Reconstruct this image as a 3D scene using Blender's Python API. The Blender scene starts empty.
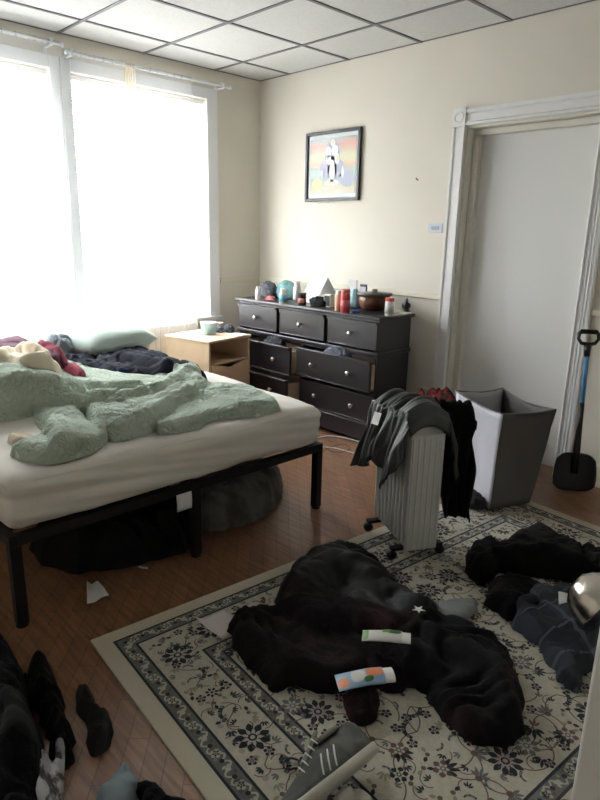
import bpy, bmesh, math, random
import numpy as np
from mathutils import Vector, Matrix, geometry
PI = math.pi
scn = bpy.context.scene
COL = scn.collection
rnd = random.Random(7)

# ---------------------------------------------------------------- camera
Rm = np.array([[0.6919210551923941, 0.7216622088957987, 0.021187487653806958],
               [0.20132309777989316, -0.16467734142114865, -0.9655829242083614],
               [-0.6933356068180483, 0.6723726864426448, -0.25923099128798194]])
CAM = np.array([4.185428, -3.537805, 1.365159])
F = 617.5
cd = bpy.data.cameras.new('camera'); cam = bpy.data.objects.new('camera', cd); COL.objects.link(cam)
cd.sensor_fit = 'VERTICAL'; cd.sensor_height = 36; cd.lens = F / 800 * 36; cd.clip_start = 0.02
M = Matrix([[Rm[0][i], -Rm[1][i], -Rm[2][i], CAM[i]] for i in range(3)] + [[0, 0, 0, 1]])
cam.matrix_world = M
scn.camera = cam

def ray(u, v): return Rm.T @ np.array([(u - 300) / F, (v - 400) / F, 1.0])
def P(u, v, z=0.0):
    d = ray(u, v); k = (z - CAM[2]) / d[2]; q = CAM + k * d
    return (float(q[0]), float(q[1]), float(z))
def PX(u, v, x):
    d = ray(u, v); k = (x - CAM[0]) / d[0]; q = CAM + k * d; return tuple(float(t) for t in q)
def PY(u, v, y):
    d = ray(u, v); k = (y - CAM[1]) / d[1]; q = CAM + k * d; return tuple(float(t) for t in q)

# ---------------------------------------------------------------- materials
def mat(name, col, rough=.8, metal=0, sheen=0, bump=None, var=None, emit=None, spec=.5, **kw):
    """bump=(scale,strength,dist); var=(scale,colour2,lo,hi)"""
    m = bpy.data.materials.new(name); m.use_nodes = True
    nt = m.node_tree; b = nt.nodes['Principled BSDF']; N = nt.nodes.new; L = nt.links.new
    b.inputs['Base Color'].default_value = (*col, 1); b.inputs['Roughness'].default_value = rough
    b.inputs['Metallic'].default_value = metal; b.inputs['Specular IOR Level'].default_value = spec
    if sheen:
        b.inputs['Sheen Weight'].default_value = sheen; b.inputs['Sheen Roughness'].default_value = .5
    tc = N('ShaderNodeTexCoord')
    if var:
        n = N('ShaderNodeTexNoise'); n.inputs['Scale'].default_value = var[0]; n.inputs['Detail'].default_value = 5
        n.inputs['Distortion'].default_value = kw.get('dist', .4)
        L(tc.outputs['Object'], n.inputs['Vector'])
        r = N('ShaderNodeValToRGB'); r.color_ramp.elements[0].position = var[2]; r.color_ramp.elements[1].position = var[3]
        r.color_ramp.elements[0].color = (*col, 1); r.color_ramp.elements[1].color = (*var[1], 1)
        L(n.outputs['Fac'], r.inputs['Fac']); L(r.outputs['Color'], b.inputs['Base Color'])
    if bump:
        n2 = N('ShaderNodeTexNoise'); n2.inputs['Scale'].default_value = bump[0]; n2.inputs['Detail'].default_value = 4
        L(tc.outputs['Object'], n2.inputs['Vector'])
        bp = N('ShaderNodeBump'); bp.inputs['Strength'].default_value = bump[1]; bp.inputs['Distance'].default_value = bump[2]
        L(n2.outputs['Fac'], bp.inputs['Height']); L(bp.outputs['Normal'], b.inputs['Normal'])
    return m

def cloth(name, col, col2=None, sc=9, lo=.45, hi=.6, rough=.95, sheen=0, b=(160, .35, .003)):
    return mat(name, col, rough, sheen=sheen, bump=b, var=(sc, col2, lo, hi) if col2 else None, spec=.25)

# ---------------------------------------------------------------- object helpers
def tag(o, label=None, cat=None, group=None, kind=None):
    if label: o['label'] = label
    if cat: o['category'] = cat
    if group: o['group'] = group
    if kind: o['kind'] = kind
    return o
def empty(name, loc, rz=0, label=None, cat=None, group=None):
    o = bpy.data.objects.new(name, None); COL.objects.link(o); o.location = loc; o.rotation_euler = (0, 0, rz)
    o.empty_display_size = .05
    return tag(o, label, cat, group)

class MB:
    def __init__(s): s.v = []; s.f = []; s.m = []; s.mi = 0
    def add(s, vs, fs, T=None):
        o = len(s.v)
        for p in vs:
            s.v.append(tuple(T @ Vector(p)) if T is not None else tuple(p))
        for f in fs: s.f.append(tuple(i + o for i in f)); s.m.append(s.mi)
        return s
    def box(s, a, b, T=None):
        (x0, y0, z0), (x1, y1, z1) = a, b
        v = [(x0, y0, z0), (x1, y0, z0), (x1, y1, z0), (x0, y1, z0), (x0, y0, z1), (x1, y0, z1), (x1, y1, z1), (x0, y1, z1)]
        return s.add(v, [(0, 3, 2, 1), (4, 5, 6, 7), (0, 1, 5, 4), (1, 2, 6, 5), (2, 3, 7, 6), (3, 0, 4, 7)], T)
    def cbox(s, c, d, T=None):
        return s.box([c[i] - d[i] / 2 for i in range(3)], [c[i] + d[i] / 2 for i in range(3)], T)
    def tube(s, pts, r, n=8, cap=True, T=None):
        pts = [Vector(p) for p in pts]; R = r if hasattr(r, '__len__') else [r] * len(pts)
        vs = []; fs = []; up = None
        for i, p in enumerate(pts):
            t = (pts[min(i + 1, len(pts) - 1)] - pts[max(i - 1, 0)]).normalized()
            if up is None:
                up = Vector((0, 0, 1)) if abs(t.z) < .9 else Vector((1, 0, 0))
            a = t.cross(up).normalized(); up = a.cross(t).normalized()
            for k in range(n):
                g = 2 * PI * k / n; vs.append(p + a * (R[i] * math.cos(g)) + up * (R[i] * math.sin(g)))
        for i in range(len(pts) - 1):
            for k in range(n):
                fs.append((i * n + k, i * n + (k + 1) % n, (i + 1) * n + (k + 1) % n, (i + 1) * n + k))
        if cap: fs.append(tuple(range(n - 1, -1, -1))); fs.append(tuple((len(pts) - 1) * n + k for k in range(n)))
        return s.add(vs, fs, T)
    def lathe(s, prof, n=24, c=(0, 0, 0), T=None):
        vs = []; fs = []
        for r, z in prof:
            for k in range(n):
                g = 2 * PI * k / n; vs.append((c[0] + r * math.cos(g), c[1] + r * math.sin(g), c[2] + z))
        for i in range(len(prof) - 1):
            for k in range(n):
                fs.append((i * n + k, i * n + (k + 1) % n, (i + 1) * n + (k + 1) % n, (i + 1) * n + k))
        fs.append(tuple(range(n - 1, -1, -1))); fs.append(tuple((len(prof) - 1) * n + k for k in range(n)))
        return s.add(vs, fs, T)
    def grid(s, fn, nu, nv, T=None, wrap=False):
        vs = [fn(i / (nu - (0 if wrap else 1)), j / (nv - 1)) for j in range(nv) for i in range(nu)]
        fs = []
        for j in range(nv - 1):
            for i in range(nu if wrap else nu - 1):
                i2 = (i + 1) % nu
                fs.append((j * nu + i, j * nu + i2, (j + 1) * nu + i2, (j + 1) * nu + i))
        return s.add(vs, fs, T)
    def poly(s, pts, T=None):
        return s.add(pts, [tuple(range(len(pts)))], T)
    def prism(s, pts, z0, z1, T=None):
        n = len(pts); v = [(x, y, z0) for x, y in pts] + [(x, y, z1) for x, y in pts]
        f = [tuple(range(n - 1, -1, -1)), tuple(range(n, 2 * n))] + [(i, (i + 1) % n, n + (i + 1) % n, n + i) for i in range(n)]
        return s.add(v, f, T)
    def build(s, name, mats, parent=None, smooth=False, bevel=0, seg=2, loc=None, rz=0, solid=0, subd=0):
        me = bpy.data.meshes.new(name); me.from_pydata(s.v, [], s.f)
        mats = mats if isinstance(mats, (list, tuple)) else [mats]
        for m in mats: me.materials.append(m)
        for p, i in zip(me.polygons, s.m): p.material_index = i
        me.validate()
        bm = bmesh.new(); bm.from_mesh(me); bmesh.ops.recalc_face_normals(bm, faces=bm.faces[:]); bm.to_mesh(me); bm.free()
        if smooth:
            for p in me.polygons: p.use_smooth = True
        o = bpy.data.objects.new(name, me); COL.objects.link(o)
        if parent: o.parent = parent
        if loc is not None: o.location = loc
        o.rotation_euler.z = rz
        if solid:
            d = o.modifiers.new('solid', 'SOLIDIFY'); d.thickness = solid; d.offset = 0
        if bevel:
            d = o.modifiers.new('bevel', 'BEVEL'); d.width = bevel; d.segments = seg; d.limit_method = 'ANGLE'; d.angle_limit = .7
            for p in me.polygons: p.use_smooth = True
            try:
                me.set_sharp_from_angle(angle=.6)
            except Exception: pass
        if subd:
            d = o.modifiers.new('sub', 'SUBSURF'); d.levels = subd; d.render_levels = subd
        return o
def copy_tree(o, parent=None):
    c = o.copy(); COL.objects.link(c); c.parent = parent
    for ch in list(o.children): copy_tree(ch, c)
    return c
def bx(name, a, b, m, parent=None, bevel=0, **k): return MB().box(a, b).build(name, m, parent, bevel=bevel, **k)

def rbox(size, r, n=24, disp=None, pinch=0):
    """rounded box surface as MB; size full extents centred at origin"""
    hx, hy, hz = [s / 2 for s in size]; mb = MB()
    core = np.array([hx - r, hy - r, hz - min(r, hz * .999)]); rz = min(r, hz)
    for ax in range(3):
        for sg in (-1, 1):
            o = [i for i in range(3) if i != ax]
            na = n; nb = n
            def fn(a, b):
                p = np.zeros(3); p[ax] = sg * [hx, hy, hz][ax]
                p[o[0]] = (2 * a - 1) * [hx, hy, hz][o[0]]; p[o[1]] = (2 * b - 1) * [hx, hy, hz][o[1]]
                c = np.clip(p, -core, core); d = p - c; L = np.linalg.norm(d)
                nrm = d / L if L > 0 else d
                q = c + nrm * np.array([r, r, rz])
                if disp is not None: q = q + nrm * disp(q, nrm)
                return tuple(q)
            mb.grid(fn, na, nb)
    return mb
def weld(o, d=1e-4):
    bm = bmesh.new(); bm.from_mesh(o.data); bmesh.ops.remove_doubles(bm, verts=bm.verts[:], dist=d)
    bmesh.ops.recalc_face_normals(bm, faces=bm.faces[:]); bm.to_mesh(o.data); bm.free(); return o

# ---------------------------------------------------------------- noise (numpy)
_r = np.random.RandomState(3); _perm = _r.permutation(512); _g = _r.rand(512) * 2 * PI
def pn(x, y):
    x = np.asarray(x, float); y = np.asarray(y, float)
    xi = np.floor(x).astype(int); yi = np.floor(y).astype(int); xf = x - xi; yf = y - yi
    def g(ix, iy, dx, dy):
        h = _g[_perm[(_perm[ix % 512] + iy) % 512]]; return np.cos(h) * dx + np.sin(h) * dy
    u = xf ** 3 * (xf * (xf * 6 - 15) + 10); w = yf ** 3 * (yf * (yf * 6 - 15) + 10)
    a = g(xi, yi, xf, yf); b = g(xi + 1, yi, xf - 1, yf); c = g(xi, yi + 1, xf, yf - 1); d = g(xi + 1, yi + 1, xf - 1, yf - 1)
    return ((a * (1 - u) + b * u) * (1 - w) + (c * (1 - u) + d * u) * w) * 1.5
def folds(x, y, freq, seed, ang=0, an=2.2, warp=.8):
    """soft crumple: ridged, domain warped, stretched along ang; 0..1"""
    c, s = math.cos(ang), math.sin(ang)
    a = x * c + y * s; b = -x * s + y * c
    wx = pn(a * freq * .6 + seed * 7.1, b * freq * .6 + 3.3) * warp; wy = pn(a * freq * .6 + 11.7, b * freq * .6 + seed * 5.3) * warp
    p = a * freq / an + wx + seed; q = b * freq + wy * 1.3 + seed * 2.7
    r1 = (np.abs(pn(p, q)) * 2.6).clip(0, 1) ** .6
    r2 = (np.abs(pn(p * 2.1 + 5, q * 1.9 + 9)) * 2.6).clip(0, 1) ** .6
    r3 = pn(p * .5 + 31, q * .5 + 17) * .5 + .5
    r4 = (np.abs(pn(p * 4.4 + 15, q * 3.9 + 29)) * 2.4).clip(0, 1) ** .6
    return .42 * r1 + .22 * r2 + .09 * r4 + .30 * r3

# ---------------------------------------------------------------- support height maps
HMN = (500, 450)
HM = {'floor': np.zeros(HMN), 'bed': np.full(HMN, .565)}
def hm_idx(x, y): return (np.clip((np.asarray(x) * 100).astype(int), 0, 499), np.clip(((np.asarray(y) + 4.4) * 100).astype(int), 0, 449))
def hm(layer, x, y):
    a = HM[layer]; X = np.clip(np.asarray(x, float) * 100 - .5, 0, 498); Y = np.clip((np.asarray(y, float) + 4.4) * 100 - .5, 0, 448)
    i = X.astype(int); j = Y.astype(int); fx = X - i; fy = Y - j
    return (a[i, j] * (1 - fx) + a[i + 1, j] * fx) * (1 - fy) + (a[i, j + 1] * (1 - fx) + a[i + 1, j + 1] * fx) * fy
def seg_dist(x, y, pts, close=False):
    d = np.full(np.shape(x), 9.0); n = len(pts)
    for i in range(n if close else n - 1):
        ax, ay = pts[i][:2]; bx_, by = pts[(i + 1) % n][:2]
        vx, vy = bx_ - ax, by - ay; L = vx * vx + vy * vy + 1e-12
        t = (((x - ax) * vx + (y - ay) * vy) / L).clip(0, 1)
        d = np.minimum(d, np.hypot(x - ax - t * vx, y - ay - t * vy))
    return d
def inside(x, y, pts):
    c = np.zeros(np.shape(x), bool); n = len(pts); j = n - 1
    for i in range(n):
        xi, yi = pts[i]; xj, yj = pts[j]
        k = ((yi > y) != (yj > y)) & (x < (xj - xi) * (y - yi) / (yj - yi + 1e-12) + xi); c ^= k; j = i
    return c
def catmull(pts, n=4, closed=True):
    out = []; N = len(pts)
    for i in range(N if closed else N - 1):
        p = [np.array(pts[(i + k) % N] if closed else pts[min(max(i + k, 0), N - 1)], float) for k in (-1, 0, 1, 2)]
        for t in np.arange(n) / n:
            out.append(tuple(.5 * (2 * p[1] + (p[2] - p[0]) * t + (2 * p[0] - 5 * p[1] + 4 * p[2] - p[3]) * t * t + (3 * p[1] - p[0] - 3 * p[2] + p[3]) * t ** 3)))
    if not closed: out.append(tuple(pts[-1]))
    return out

def pile(name, label, cat, outline, H, m, zl=0.0, layer='floor', rolls=(), seed=1, freq=9, ang=0, an=2.2, rim=.05, res=.012,
         amp=1.0, group=None, world=False, parent=None, jag=.016, dips=(), sink=.6):
    """a garment or blanket lying crumpled on a surface: closed outline (photo frame px at height zl, or world xy)"""
    pts = outline if world else [P(u, v, zl)[:2] for u, v in outline]
    pts = catmull([p[:2] for p in pts], 5)
    A = np.array(pts); nr = np.roll(A, -1, 0) - np.roll(A, 1, 0); nr = np.stack([nr[:, 1], -nr[:, 0]], 1); nr /= np.linalg.norm(nr, axis=1)[:, None] + 1e-9
    A = A + nr * (pn(A[:, 0] * 22 + seed, A[:, 1] * 22) * jag + pn(A[:, 0] * 55 + seed * 3, A[:, 1] * 55) * jag * .6)[:, None]
    if layer == 'bed': A[:, 0] = A[:, 0].clip(.17, 2.15); A[:, 1] = A[:, 1].clip(-2.9, -1.44)
    pts = [tuple(p) for p in A]
    # resample boundary
    dens = []
    for i in range(len(pts)):
        a = np.array(pts[i]); b = np.array(pts[(i + 1) % len(pts)]); k = max(1, int(np.linalg.norm(b - a) / res))
        for t in range(k): dens.append(tuple(a + (b - a) * t / k))
    x0, y0 = np.min(A, 0); x1, y1 = np.max(A, 0)
    gx, gy = np.meshgrid(np.arange(x0, x1, res), np.arange(y0, y1, res * .87)); gx = gx + (np.arange(gx.shape[0]) % 2)[:, None] * res / 2
    gx = gx.ravel(); gy = gy.ravel()
    ok = inside(gx, gy, pts); gx, gy = gx[ok], gy[ok]; dd = seg_dist(gx, gy, pts, True); ok = dd > res * .6; gx, gy = gx[ok], gy[ok]
    V = [Vector(p) for p in dens] + [Vector((a, b)) for a, b in zip(gx, gy)]
    nb = len(dens)
    r = geometry.delaunay_2d_cdt(V, [(i, (i + 1) % nb) for i in range(nb)], [], 1, 1e-6)
    vv = np.array([tuple(p) for p in r[0]]); ff = [tuple(f) for f in r[2]]
    x, y = vv[:, 0], vv[:, 1]
    def hgt(x, y):
        d = seg_dist(x, y, pts, True)
        t = (d / rim).clip(0, 1); prof = np.sqrt(1 - (1 - t) ** 2)
        f = folds(x, y, freq, seed, ang, an)
        h = H * ((1 - .62 * amp) + .95 * amp * f)
        for rl in rolls:
            rp = [(P(u, v, zl + rl[2] * .6)[:2] if not world else (u, v)) for u, v in rl[0]]
            if len(rp) > 2: rp = catmull(rp, 4, False)
            dr = seg_dist(x, y, rp); w = rl[1] * (.85 + .35 * pn(x * 6 + seed, y * 6))
            rr = rl[2] * np.sqrt((1 - (dr / w) ** 2).clip(0, 1)) * (.8 + .3 * f)
            h = np.maximum(h, rr) + .25 * np.minimum(h, rr)
        for dp in dips:
            rp = [(P(u, v, zl)[:2] if not world else (u, v)) for u, v in dp[0]]
            if len(rp) > 2: rp = catmull(rp, 4, False)
            dr = seg_dist(x, y, rp); h = h * (1 - dp[2] * np.exp(-(dr / dp[1]) ** 2))
        B0 = .565 if layer == 'bed' else 0.0
        s_ = hm(layer, x, y) - B0
        return B0 + np.maximum(s_ + .004 + .010 * prof, (1 - sink * prof) * s_ + prof * h + .004)
    z = hgt(x, y)
    mb = MB(); mb.add([(a, b, c) for a, b, c in zip(x, y, z)], ff)
    o = mb.build(name, m, parent, smooth=True)
    # lower face that lies on the support, so the cloth has depth
    if label: tag(o, label, cat, group)
    X, Y = np.meshgrid((np.arange(500) + .5) / 100, (np.arange(450) + .5) / 100 - 4.4, indexing='ij')
    sel = (X > x0) & (X < x1) & (Y > y0) & (Y < y1); xs, ys = X[sel], Y[sel]; ins = inside(xs, ys, pts)
    cur = HM[layer][sel]; cur[ins] = hgt(xs[ins], ys[ins]); HM[layer][sel] = cur
    return o
def struct(o): o['kind'] = 'structure'; return o

# ================================================================ MATERIALS
W_WALL = mat('wall_paint', (.70, .662, .585), .75, bump=(55, .12, .004), var=(1.6, (.675, .638, .56), .4, .65))
W_TRIM = mat('trim_paint', (.74, .74, .74), .5)
W_DOOR = mat('door_paint', (.70, .70, .69), .5)
M_FRAME = mat('window_paint', (.78, .80, .82), .45)
M_BLIND = mat('blind_white', (.85, .85, .84), .5)
def translucent(name, col, tr=.5, transp=0.0, rough=.6):
    m = bpy.data.materials.new(name); m.use_nodes = True; nt = m.node_tree; nt.nodes.clear(); N = nt.nodes.new; L = nt.links.new
    out = N('ShaderNodeOutputMaterial'); d = N('ShaderNodeBsdfDiffuse'); t = N('ShaderNodeBsdfTranslucent'); a = N('ShaderNodeMixShader')
    d.inputs[0].default_value = (*col, 1); t.inputs[0].default_value = (*col, 1); a.inputs[0].default_value = tr
    L(d.outputs[0], a.inputs[1]); L(t.outputs[0], a.inputs[2]); last = a
    if transp:
        q = N('ShaderNodeBsdfTransparent'); b = N('ShaderNodeMixShader'); b.inputs[0].default_value = transp
        L(a.outputs[0], b.inputs[1]); L(q.outputs[0], b.inputs[2]); last = b
    L(last.outputs[0], out.inputs[0]); return m
M_SLAT = translucent('blind_slat', (.86, .86, .86), .5)
M_SHEER = translucent('sheer_white', (.88, .89, .90), .5, .74)
M_SHEERC = translucent('sheer_cream', (.86, .76, .58), .5, .55)
M_GLASS = translucent('window_glass', (.9, .93, .95), .5, .96)
M_BLACK = mat('black_metal', (.005, .005, .006), .55, spec=.3)
M_ESP = mat('espresso_wood', (.010, .009, .012), .36, var=(14, (.015, .012, .015), .3, .7), bump=(60, .06, .002), spec=.7)
M_NICKEL = mat('nickel', (.55, .55, .55), .3, 1)
M_DWOOD = mat('drawer_pine', (.50, .40, .30), .6)
M_BIRCH = mat('birch_veneer', (.72, .54, .36), .5, var=(7, (.66, .48, .31), .35, .7), spec=.4)
M_SHEET = cloth('sheet', (.70, .67, .62), b=(220, .15, .002))

# ================================================================ ROOM SHELL
RH = 2.55; X1 = 4.80; Y0 = -4.30
# floor wood : diagonal parquet planks
m = bpy.data.materials.new('parquet'); m.use_nodes = True; nt = m.node_tree; b = nt.nodes['Principled BSDF']; N = nt.nodes.new; L = nt.links.new
tc = N('ShaderNodeTexCoord'); mp = N('ShaderNodeMapping'); mp.inputs['Rotation'].default_value = (0, 0, math.radians(42))
L(tc.outputs['Object'], mp.inputs['Vector'])
br = N('ShaderNodeTexBrick'); br.inputs['Scale'].default_value = 1; br.inputs['Brick Width'].default_value = .30; br.inputs['Row Height'].default_value = .058
br.inputs['Mortar Size'].default_value = .0014; br.inputs['Mortar Smooth'].default_value = .3; br.inputs['Bias'].default_value = -.1
br.inputs['Color1'].default_value = (.24, .125, .068, 1); br.inputs['Color2'].default_value = (.18, .093, .052, 1); br.inputs['Mortar'].default_value = (.11, .052, .027, 1)
L(mp.outputs[0], br.inputs['Vector'])
mp2 = N('ShaderNodeMapping'); mp2.inputs['Rotation'].default_value = (0, 0, math.radians(42)); mp2.inputs['Scale'].default_value = (2.5, 30, 1); L(tc.outputs['Object'], mp2.inputs['Vector'])
nz = N('ShaderNodeTexNoise'); nz.inputs['Scale'].default_value = 2.2; nz.inputs['Detail'].default_value = 6; L(mp2.outputs[0], nz.inputs['Vector'])
rp = N('ShaderNodeValToRGB'); rp.color_ramp.elements[0].color = (.6, .6, .6, 1); rp.color_ramp.elements[1].color = (1.25, 1.2, 1.15, 1); rp.color_ramp.elements[0].position = .3; rp.color_ramp.elements[1].position = .7
L(nz.outputs['Fac'], rp.inputs['Fac'])
mx = N('ShaderNodeMix'); mx.data_type = 'RGBA'; mx.blend_type = 'MULTIPLY'; mx.inputs['Factor'].default_value = 1
L(br.outputs['Color'], mx.inputs['A']); L(rp.outputs['Color'], mx.inputs['B']); L(mx.outputs['Result'], b.inputs['Base Color'])
b.inputs['Roughness'].default_value = .30; bp = N('ShaderNodeBump'); bp.inputs['Strength'].default_value = .25; bp.inputs['Distance'].default_value = .002; bp.invert = True
L(br.outputs['Fac'], bp.inputs['Height']); L(bp.outputs[0], b.inputs['Normal'])
M_FLOOR = m
struct(bx('floor', (-.25, Y0 - .15, -.06), (X1 + .15, .35, 0), M_FLOOR))
M_TILE = mat('ceiling_tile', (.61, .61, .595), .9, bump=(90, .5, .004), var=(45, (.57, .57, .555), .45, .7))
ceil = struct(bx('ceiling', (-.25, Y0 - .15, RH), (X1 + .15, .35, RH + .05), M_TILE))
g = MB(); w = .0105
xs = [.348 + .6096 * i for i in range(8) if .348 + .6096 * i < X1]; ys = [-.458 - .6 * i for i in range(7)]
for x in xs: g.box((x - w, Y0, RH - .006), (x + w, 0, RH))
for y in ys: g.box((0, y - w, RH - .0055), (X1, y + w, RH))
g.box((0, -.012, RH - .004), (X1, 0, RH)); g.box((0, Y0, RH - .004), (.012, 0, RH))
g.build('ceiling_grid', mat('grid_metal_shade', (.16, .155, .165), .6), ceil)  # dark grey paints the shadow lines of the grid into the bars

# window wall (x=0) with two openings
WIN = [(-1.60, -.545), (-2.80, -1.735)]; WZ0, WZ1 = .70, 2.335
mb = MB()
mb.box((-.2, Y0 - .15, 0), (0, .0, WZ0)); mb.box((-.2, Y0 - .15, WZ1), (0, 0, RH))
for a, b_ in ((-.545, 0), (-1.735, -1.60), (Y0 - .15, -2.80)): mb.box((-.2, a, WZ0), (0, b_, WZ1))
struct(mb.build('wall_left', W_WALL))
# dresser wall (y=0) with door opening
DX0, DX1, DZ = 1.945, 2.752, 2.022
mb = MB(); mb.box((-.2, 0, 0), (DX0, .15, RH)); mb.box((DX1, 0, 0), (X1, .15, RH)); mb.box((DX0, 0, DZ), (DX1, .15, RH))
struct(mb.build('wall_back', W_WALL))
struct(bx('wall_right', (X1, Y0 - .15, 0), (X1 + .12, .15, RH), W_WALL))
struct(bx('wall_front', (0, Y0 - .15, 0), (X1, Y0, RH), W_WALL))
# recessed white door panel
d1 = struct(empty('door_1', (DX0, .15, 0)))
bx('door_panel', (.02, -.035, 0), (DX1 - DX0 + .03, .0, DZ + .03), W_DOOR, d1)
mb = MB(); mb.box((.0, -.145, 0), (.012, -.036, DZ)); mb.box((DX1 - DX0 - .012, -.145, 0), (DX1 - DX0, -.036, DZ)); mb.box((.012, -.145, DZ - .012), (DX1 - DX0 - .012, -.036, DZ))
mb.build('door_jamb', mat('jamb_paint', (.66, .64, .57), .5), d1)
mb = MB(); mb.box((.0125, -.085, 0), (.055, -.037, DZ - .05)); mb.box((.0125, -.085, DZ - .05), (DX1 - DX0 - .013, -.037, DZ - .013))
mb.build('door_stop', mat('stop_paint', (.64, .62, .56), .5), d1, bevel=.004)
# fluted casing with rosette corner blocks
def casing(x0, x1, z0, z1, vert=True, plain=False):
    mb = MB(); prof = [(0, 0), (0, .024), (.016, .024), (.024, .015), (.07, .015), (.078, .026), (.1, .026), (.1, 0)] if plain else [(0, 0), (0, .022), (.012, .026), (.02, .016), (.034, .016), (.042, .022), (.05, .016), (.062, .022), (.07, .016), (.082, .016), (.088, .026), (.1, .022), (.1, 0)]
    if vert:
        sc = (x1 - x0) / .1; v = []
        for z in (z0, z1): v += [(x0 + a * sc, -d, z) for a, d in prof]
    else:
        sc = (z1 - z0) / .1; v = []
        for x in (x0, x1): v += [(x, -d, z0 + a * sc) for a, d in prof]
    n = len(prof); mb.add(v, [(i, i + 1, n + i + 1, n + i) for i in range(n - 1)] + [tuple(range(n)), tuple(range(n, 2 * n))]); return mb
cw = .086
t1 = struct(empty('trim_1', (0, 0, 0)))
casing(DX0 - cw, DX0 + .0, 0, DZ + .0, True, True).build('door_casing', W_TRIM, t1)
casing(DX1, DX1 + cw, 0, DZ).build('door_casing', W_TRIM, t1)
casing(DX0 + .002, DX1 - .002, DZ + .002, DZ + .092, False, True).build('door_casing', W_TRIM, t1)
for xc in (DX0 - cw / 2, DX1 + cw / 2):
    mb = MB(); mb.cbox((xc, -.015, DZ + .05), (cw + .006, .03, .105))
    T = Matrix.Translation((xc, -.03, DZ + .05)) @ Matrix.Rotation(PI / 2, 4, 'X')
    mb.lathe([(.034, 0), (.034, .005), (.026, .005), (.023, .001), (.001, .001)], 24, T=T)
    mb.build('corner_block', W_TRIM, t1)
# chair rails
def rail(name, a, b): return struct(MB().box(a, b).build(name, mat(name + '_paint', (.71, .68, .565), .55), bevel=.004))
rail('trim_2', (0.0, -.014, .965), (DX0 - cw - .001, 0, 1.0)); rail('trim_3', (DX1 + cw + .001, -.014, .965), (X1, 0, 1.0)); rail('trim_4', (0, -.43, .965), (.014, -.015, 1.0))
rail('baseboard_left', (0, Y0, 0), (.016, -.02, .13)); rail('baseboard_back', (.017, -.016, 0), (DX0 - cw - .001, 0, .13)); rail('baseboard_right', (DX1 + cw + .001, -.016, 0), (X1, 0, .13))
# windows
for k, (ya, yb) in enumerate(WIN):
    wn = struct(empty('window_%d' % (k + 1), (0, (ya + yb) / 2, WZ0)))
    a, b_ = ya - (ya + yb) / 2, yb - (ya + yb) / 2; hz = WZ1 - WZ0
    mb = MB(); c = .09 if k == 0 else .095
    mb.box((0, b_, -.0), (.02, b_ + (.1 if k == 0 else .063), hz + .075))
    mb.box((0, a - (.063 if k == 0 else .1), 0), (.02, a, hz + .075)); mb.box((0, a, hz), (.02, b_, hz + .075))
    mb.build('window_frame', M_FRAME, wn, bevel=.003)
    mb = MB(); hm_ = hz * .5
    for (z0, z1, xo) in ((0, hm_ + .02, -.12), (hm_ - .02, hz, -.16)):
        mb.box((xo, a, z0), (xo + .035, a + .045, z1)); mb.box((xo, b_ - .045, z0), (xo + .035, b_, z1))
        mb.box((xo, a + .045, z0), (xo + .035, b_ - .045, z0 + .05)); mb.box((xo, a + .045, z1 - .045), (xo + .035, b_ - .045, z1))
    mb.build('window_sash', M_FRAME, wn)
    mb = MB(); mb.box((-.105, a + .045, .05), (-.103, b_ - .045, hm_ - .025)); mb.box((-.145, a + .045, hm_ + .03), (-.143, b_ - .045, hz - .045)); mb.build('window_pane', M_GLASS, wn)
    mb = MB(); mb.box((0, a - .06, -.045), (.045, b_ + (.115 if k == 0 else .06), -.012 + .012)); mb.build('window_sill', M_FRAME, wn, bevel=.005)
    # blind
    bl = empty('window_blind', (-.045, (ya + yb) / 2, WZ1 - .005), 0, ['white slatted blind in the window nearest the dresser', 'white slatted blind in the window behind the bedding end of the bed'][k], 'blind', None)
    bw = (yb - ya) - .02
    MB().box((-.018, -bw / 2, -.03), (.018, bw / 2, 0)).build('head_rail', M_BLIND, bl)
    mb = MB(); z = -.045; n = 0
    while z > -(hz - .06):
        t = .19 if k == 0 else .19
        mb.add([(-.006, -bw / 2, z + .0105), (.006, -bw / 2, z - .0095), (.006, bw / 2, z - .0095), (-.006, bw / 2, z + .0105)], [(0, 1, 2, 3)]); z -= .0215
    mb.build('slats', M_SLAT, bl)
    mb = MB()
    for q in (-.38, 0, .38): mb.tube([(0.0, q * bw, -.03), (0.0, q * bw, -(hz - .05))], .0012, 5)
    mb.build('ladder_cord', M_BLIND, bl)
    MB().box((-.012, -bw / 2, -(hz - .045)), (.012, bw / 2, -(hz - .06))).build('bottom_rail', M_BLIND, bl)
    if k == 0: MB().tube([(.02, .33, -.06), (.021, .33, -.115)], .005, 6).build('tilt_hook', mat('hook_grey', (.12, .12, .13), .5), bl)
# second door, standing open beside the doorway the room is seen from
d2 = struct(empty('door_2', (4.033, -3.006, 0), math.radians(3)))
MB().box((0, -.02, .01), (.74, .02, 2.03)).build('door_leaf', mat('leaf_paint', (.80, .80, .80), .5), d2, bevel=.003)
for s in (-1, 1): MB().lathe([(.024, 0), (.024, .004), (.01, .006), (.01, .03), (.026, .04), (.028, .052), (.018, .062), (.001, .064)], 20, T=Matrix.Translation((.06, s * .02, .95)) @ Matrix.Rotation(-s * PI / 2, 4, 'X')).build('door_knob', M_NICKEL, d2, smooth=True)

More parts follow.
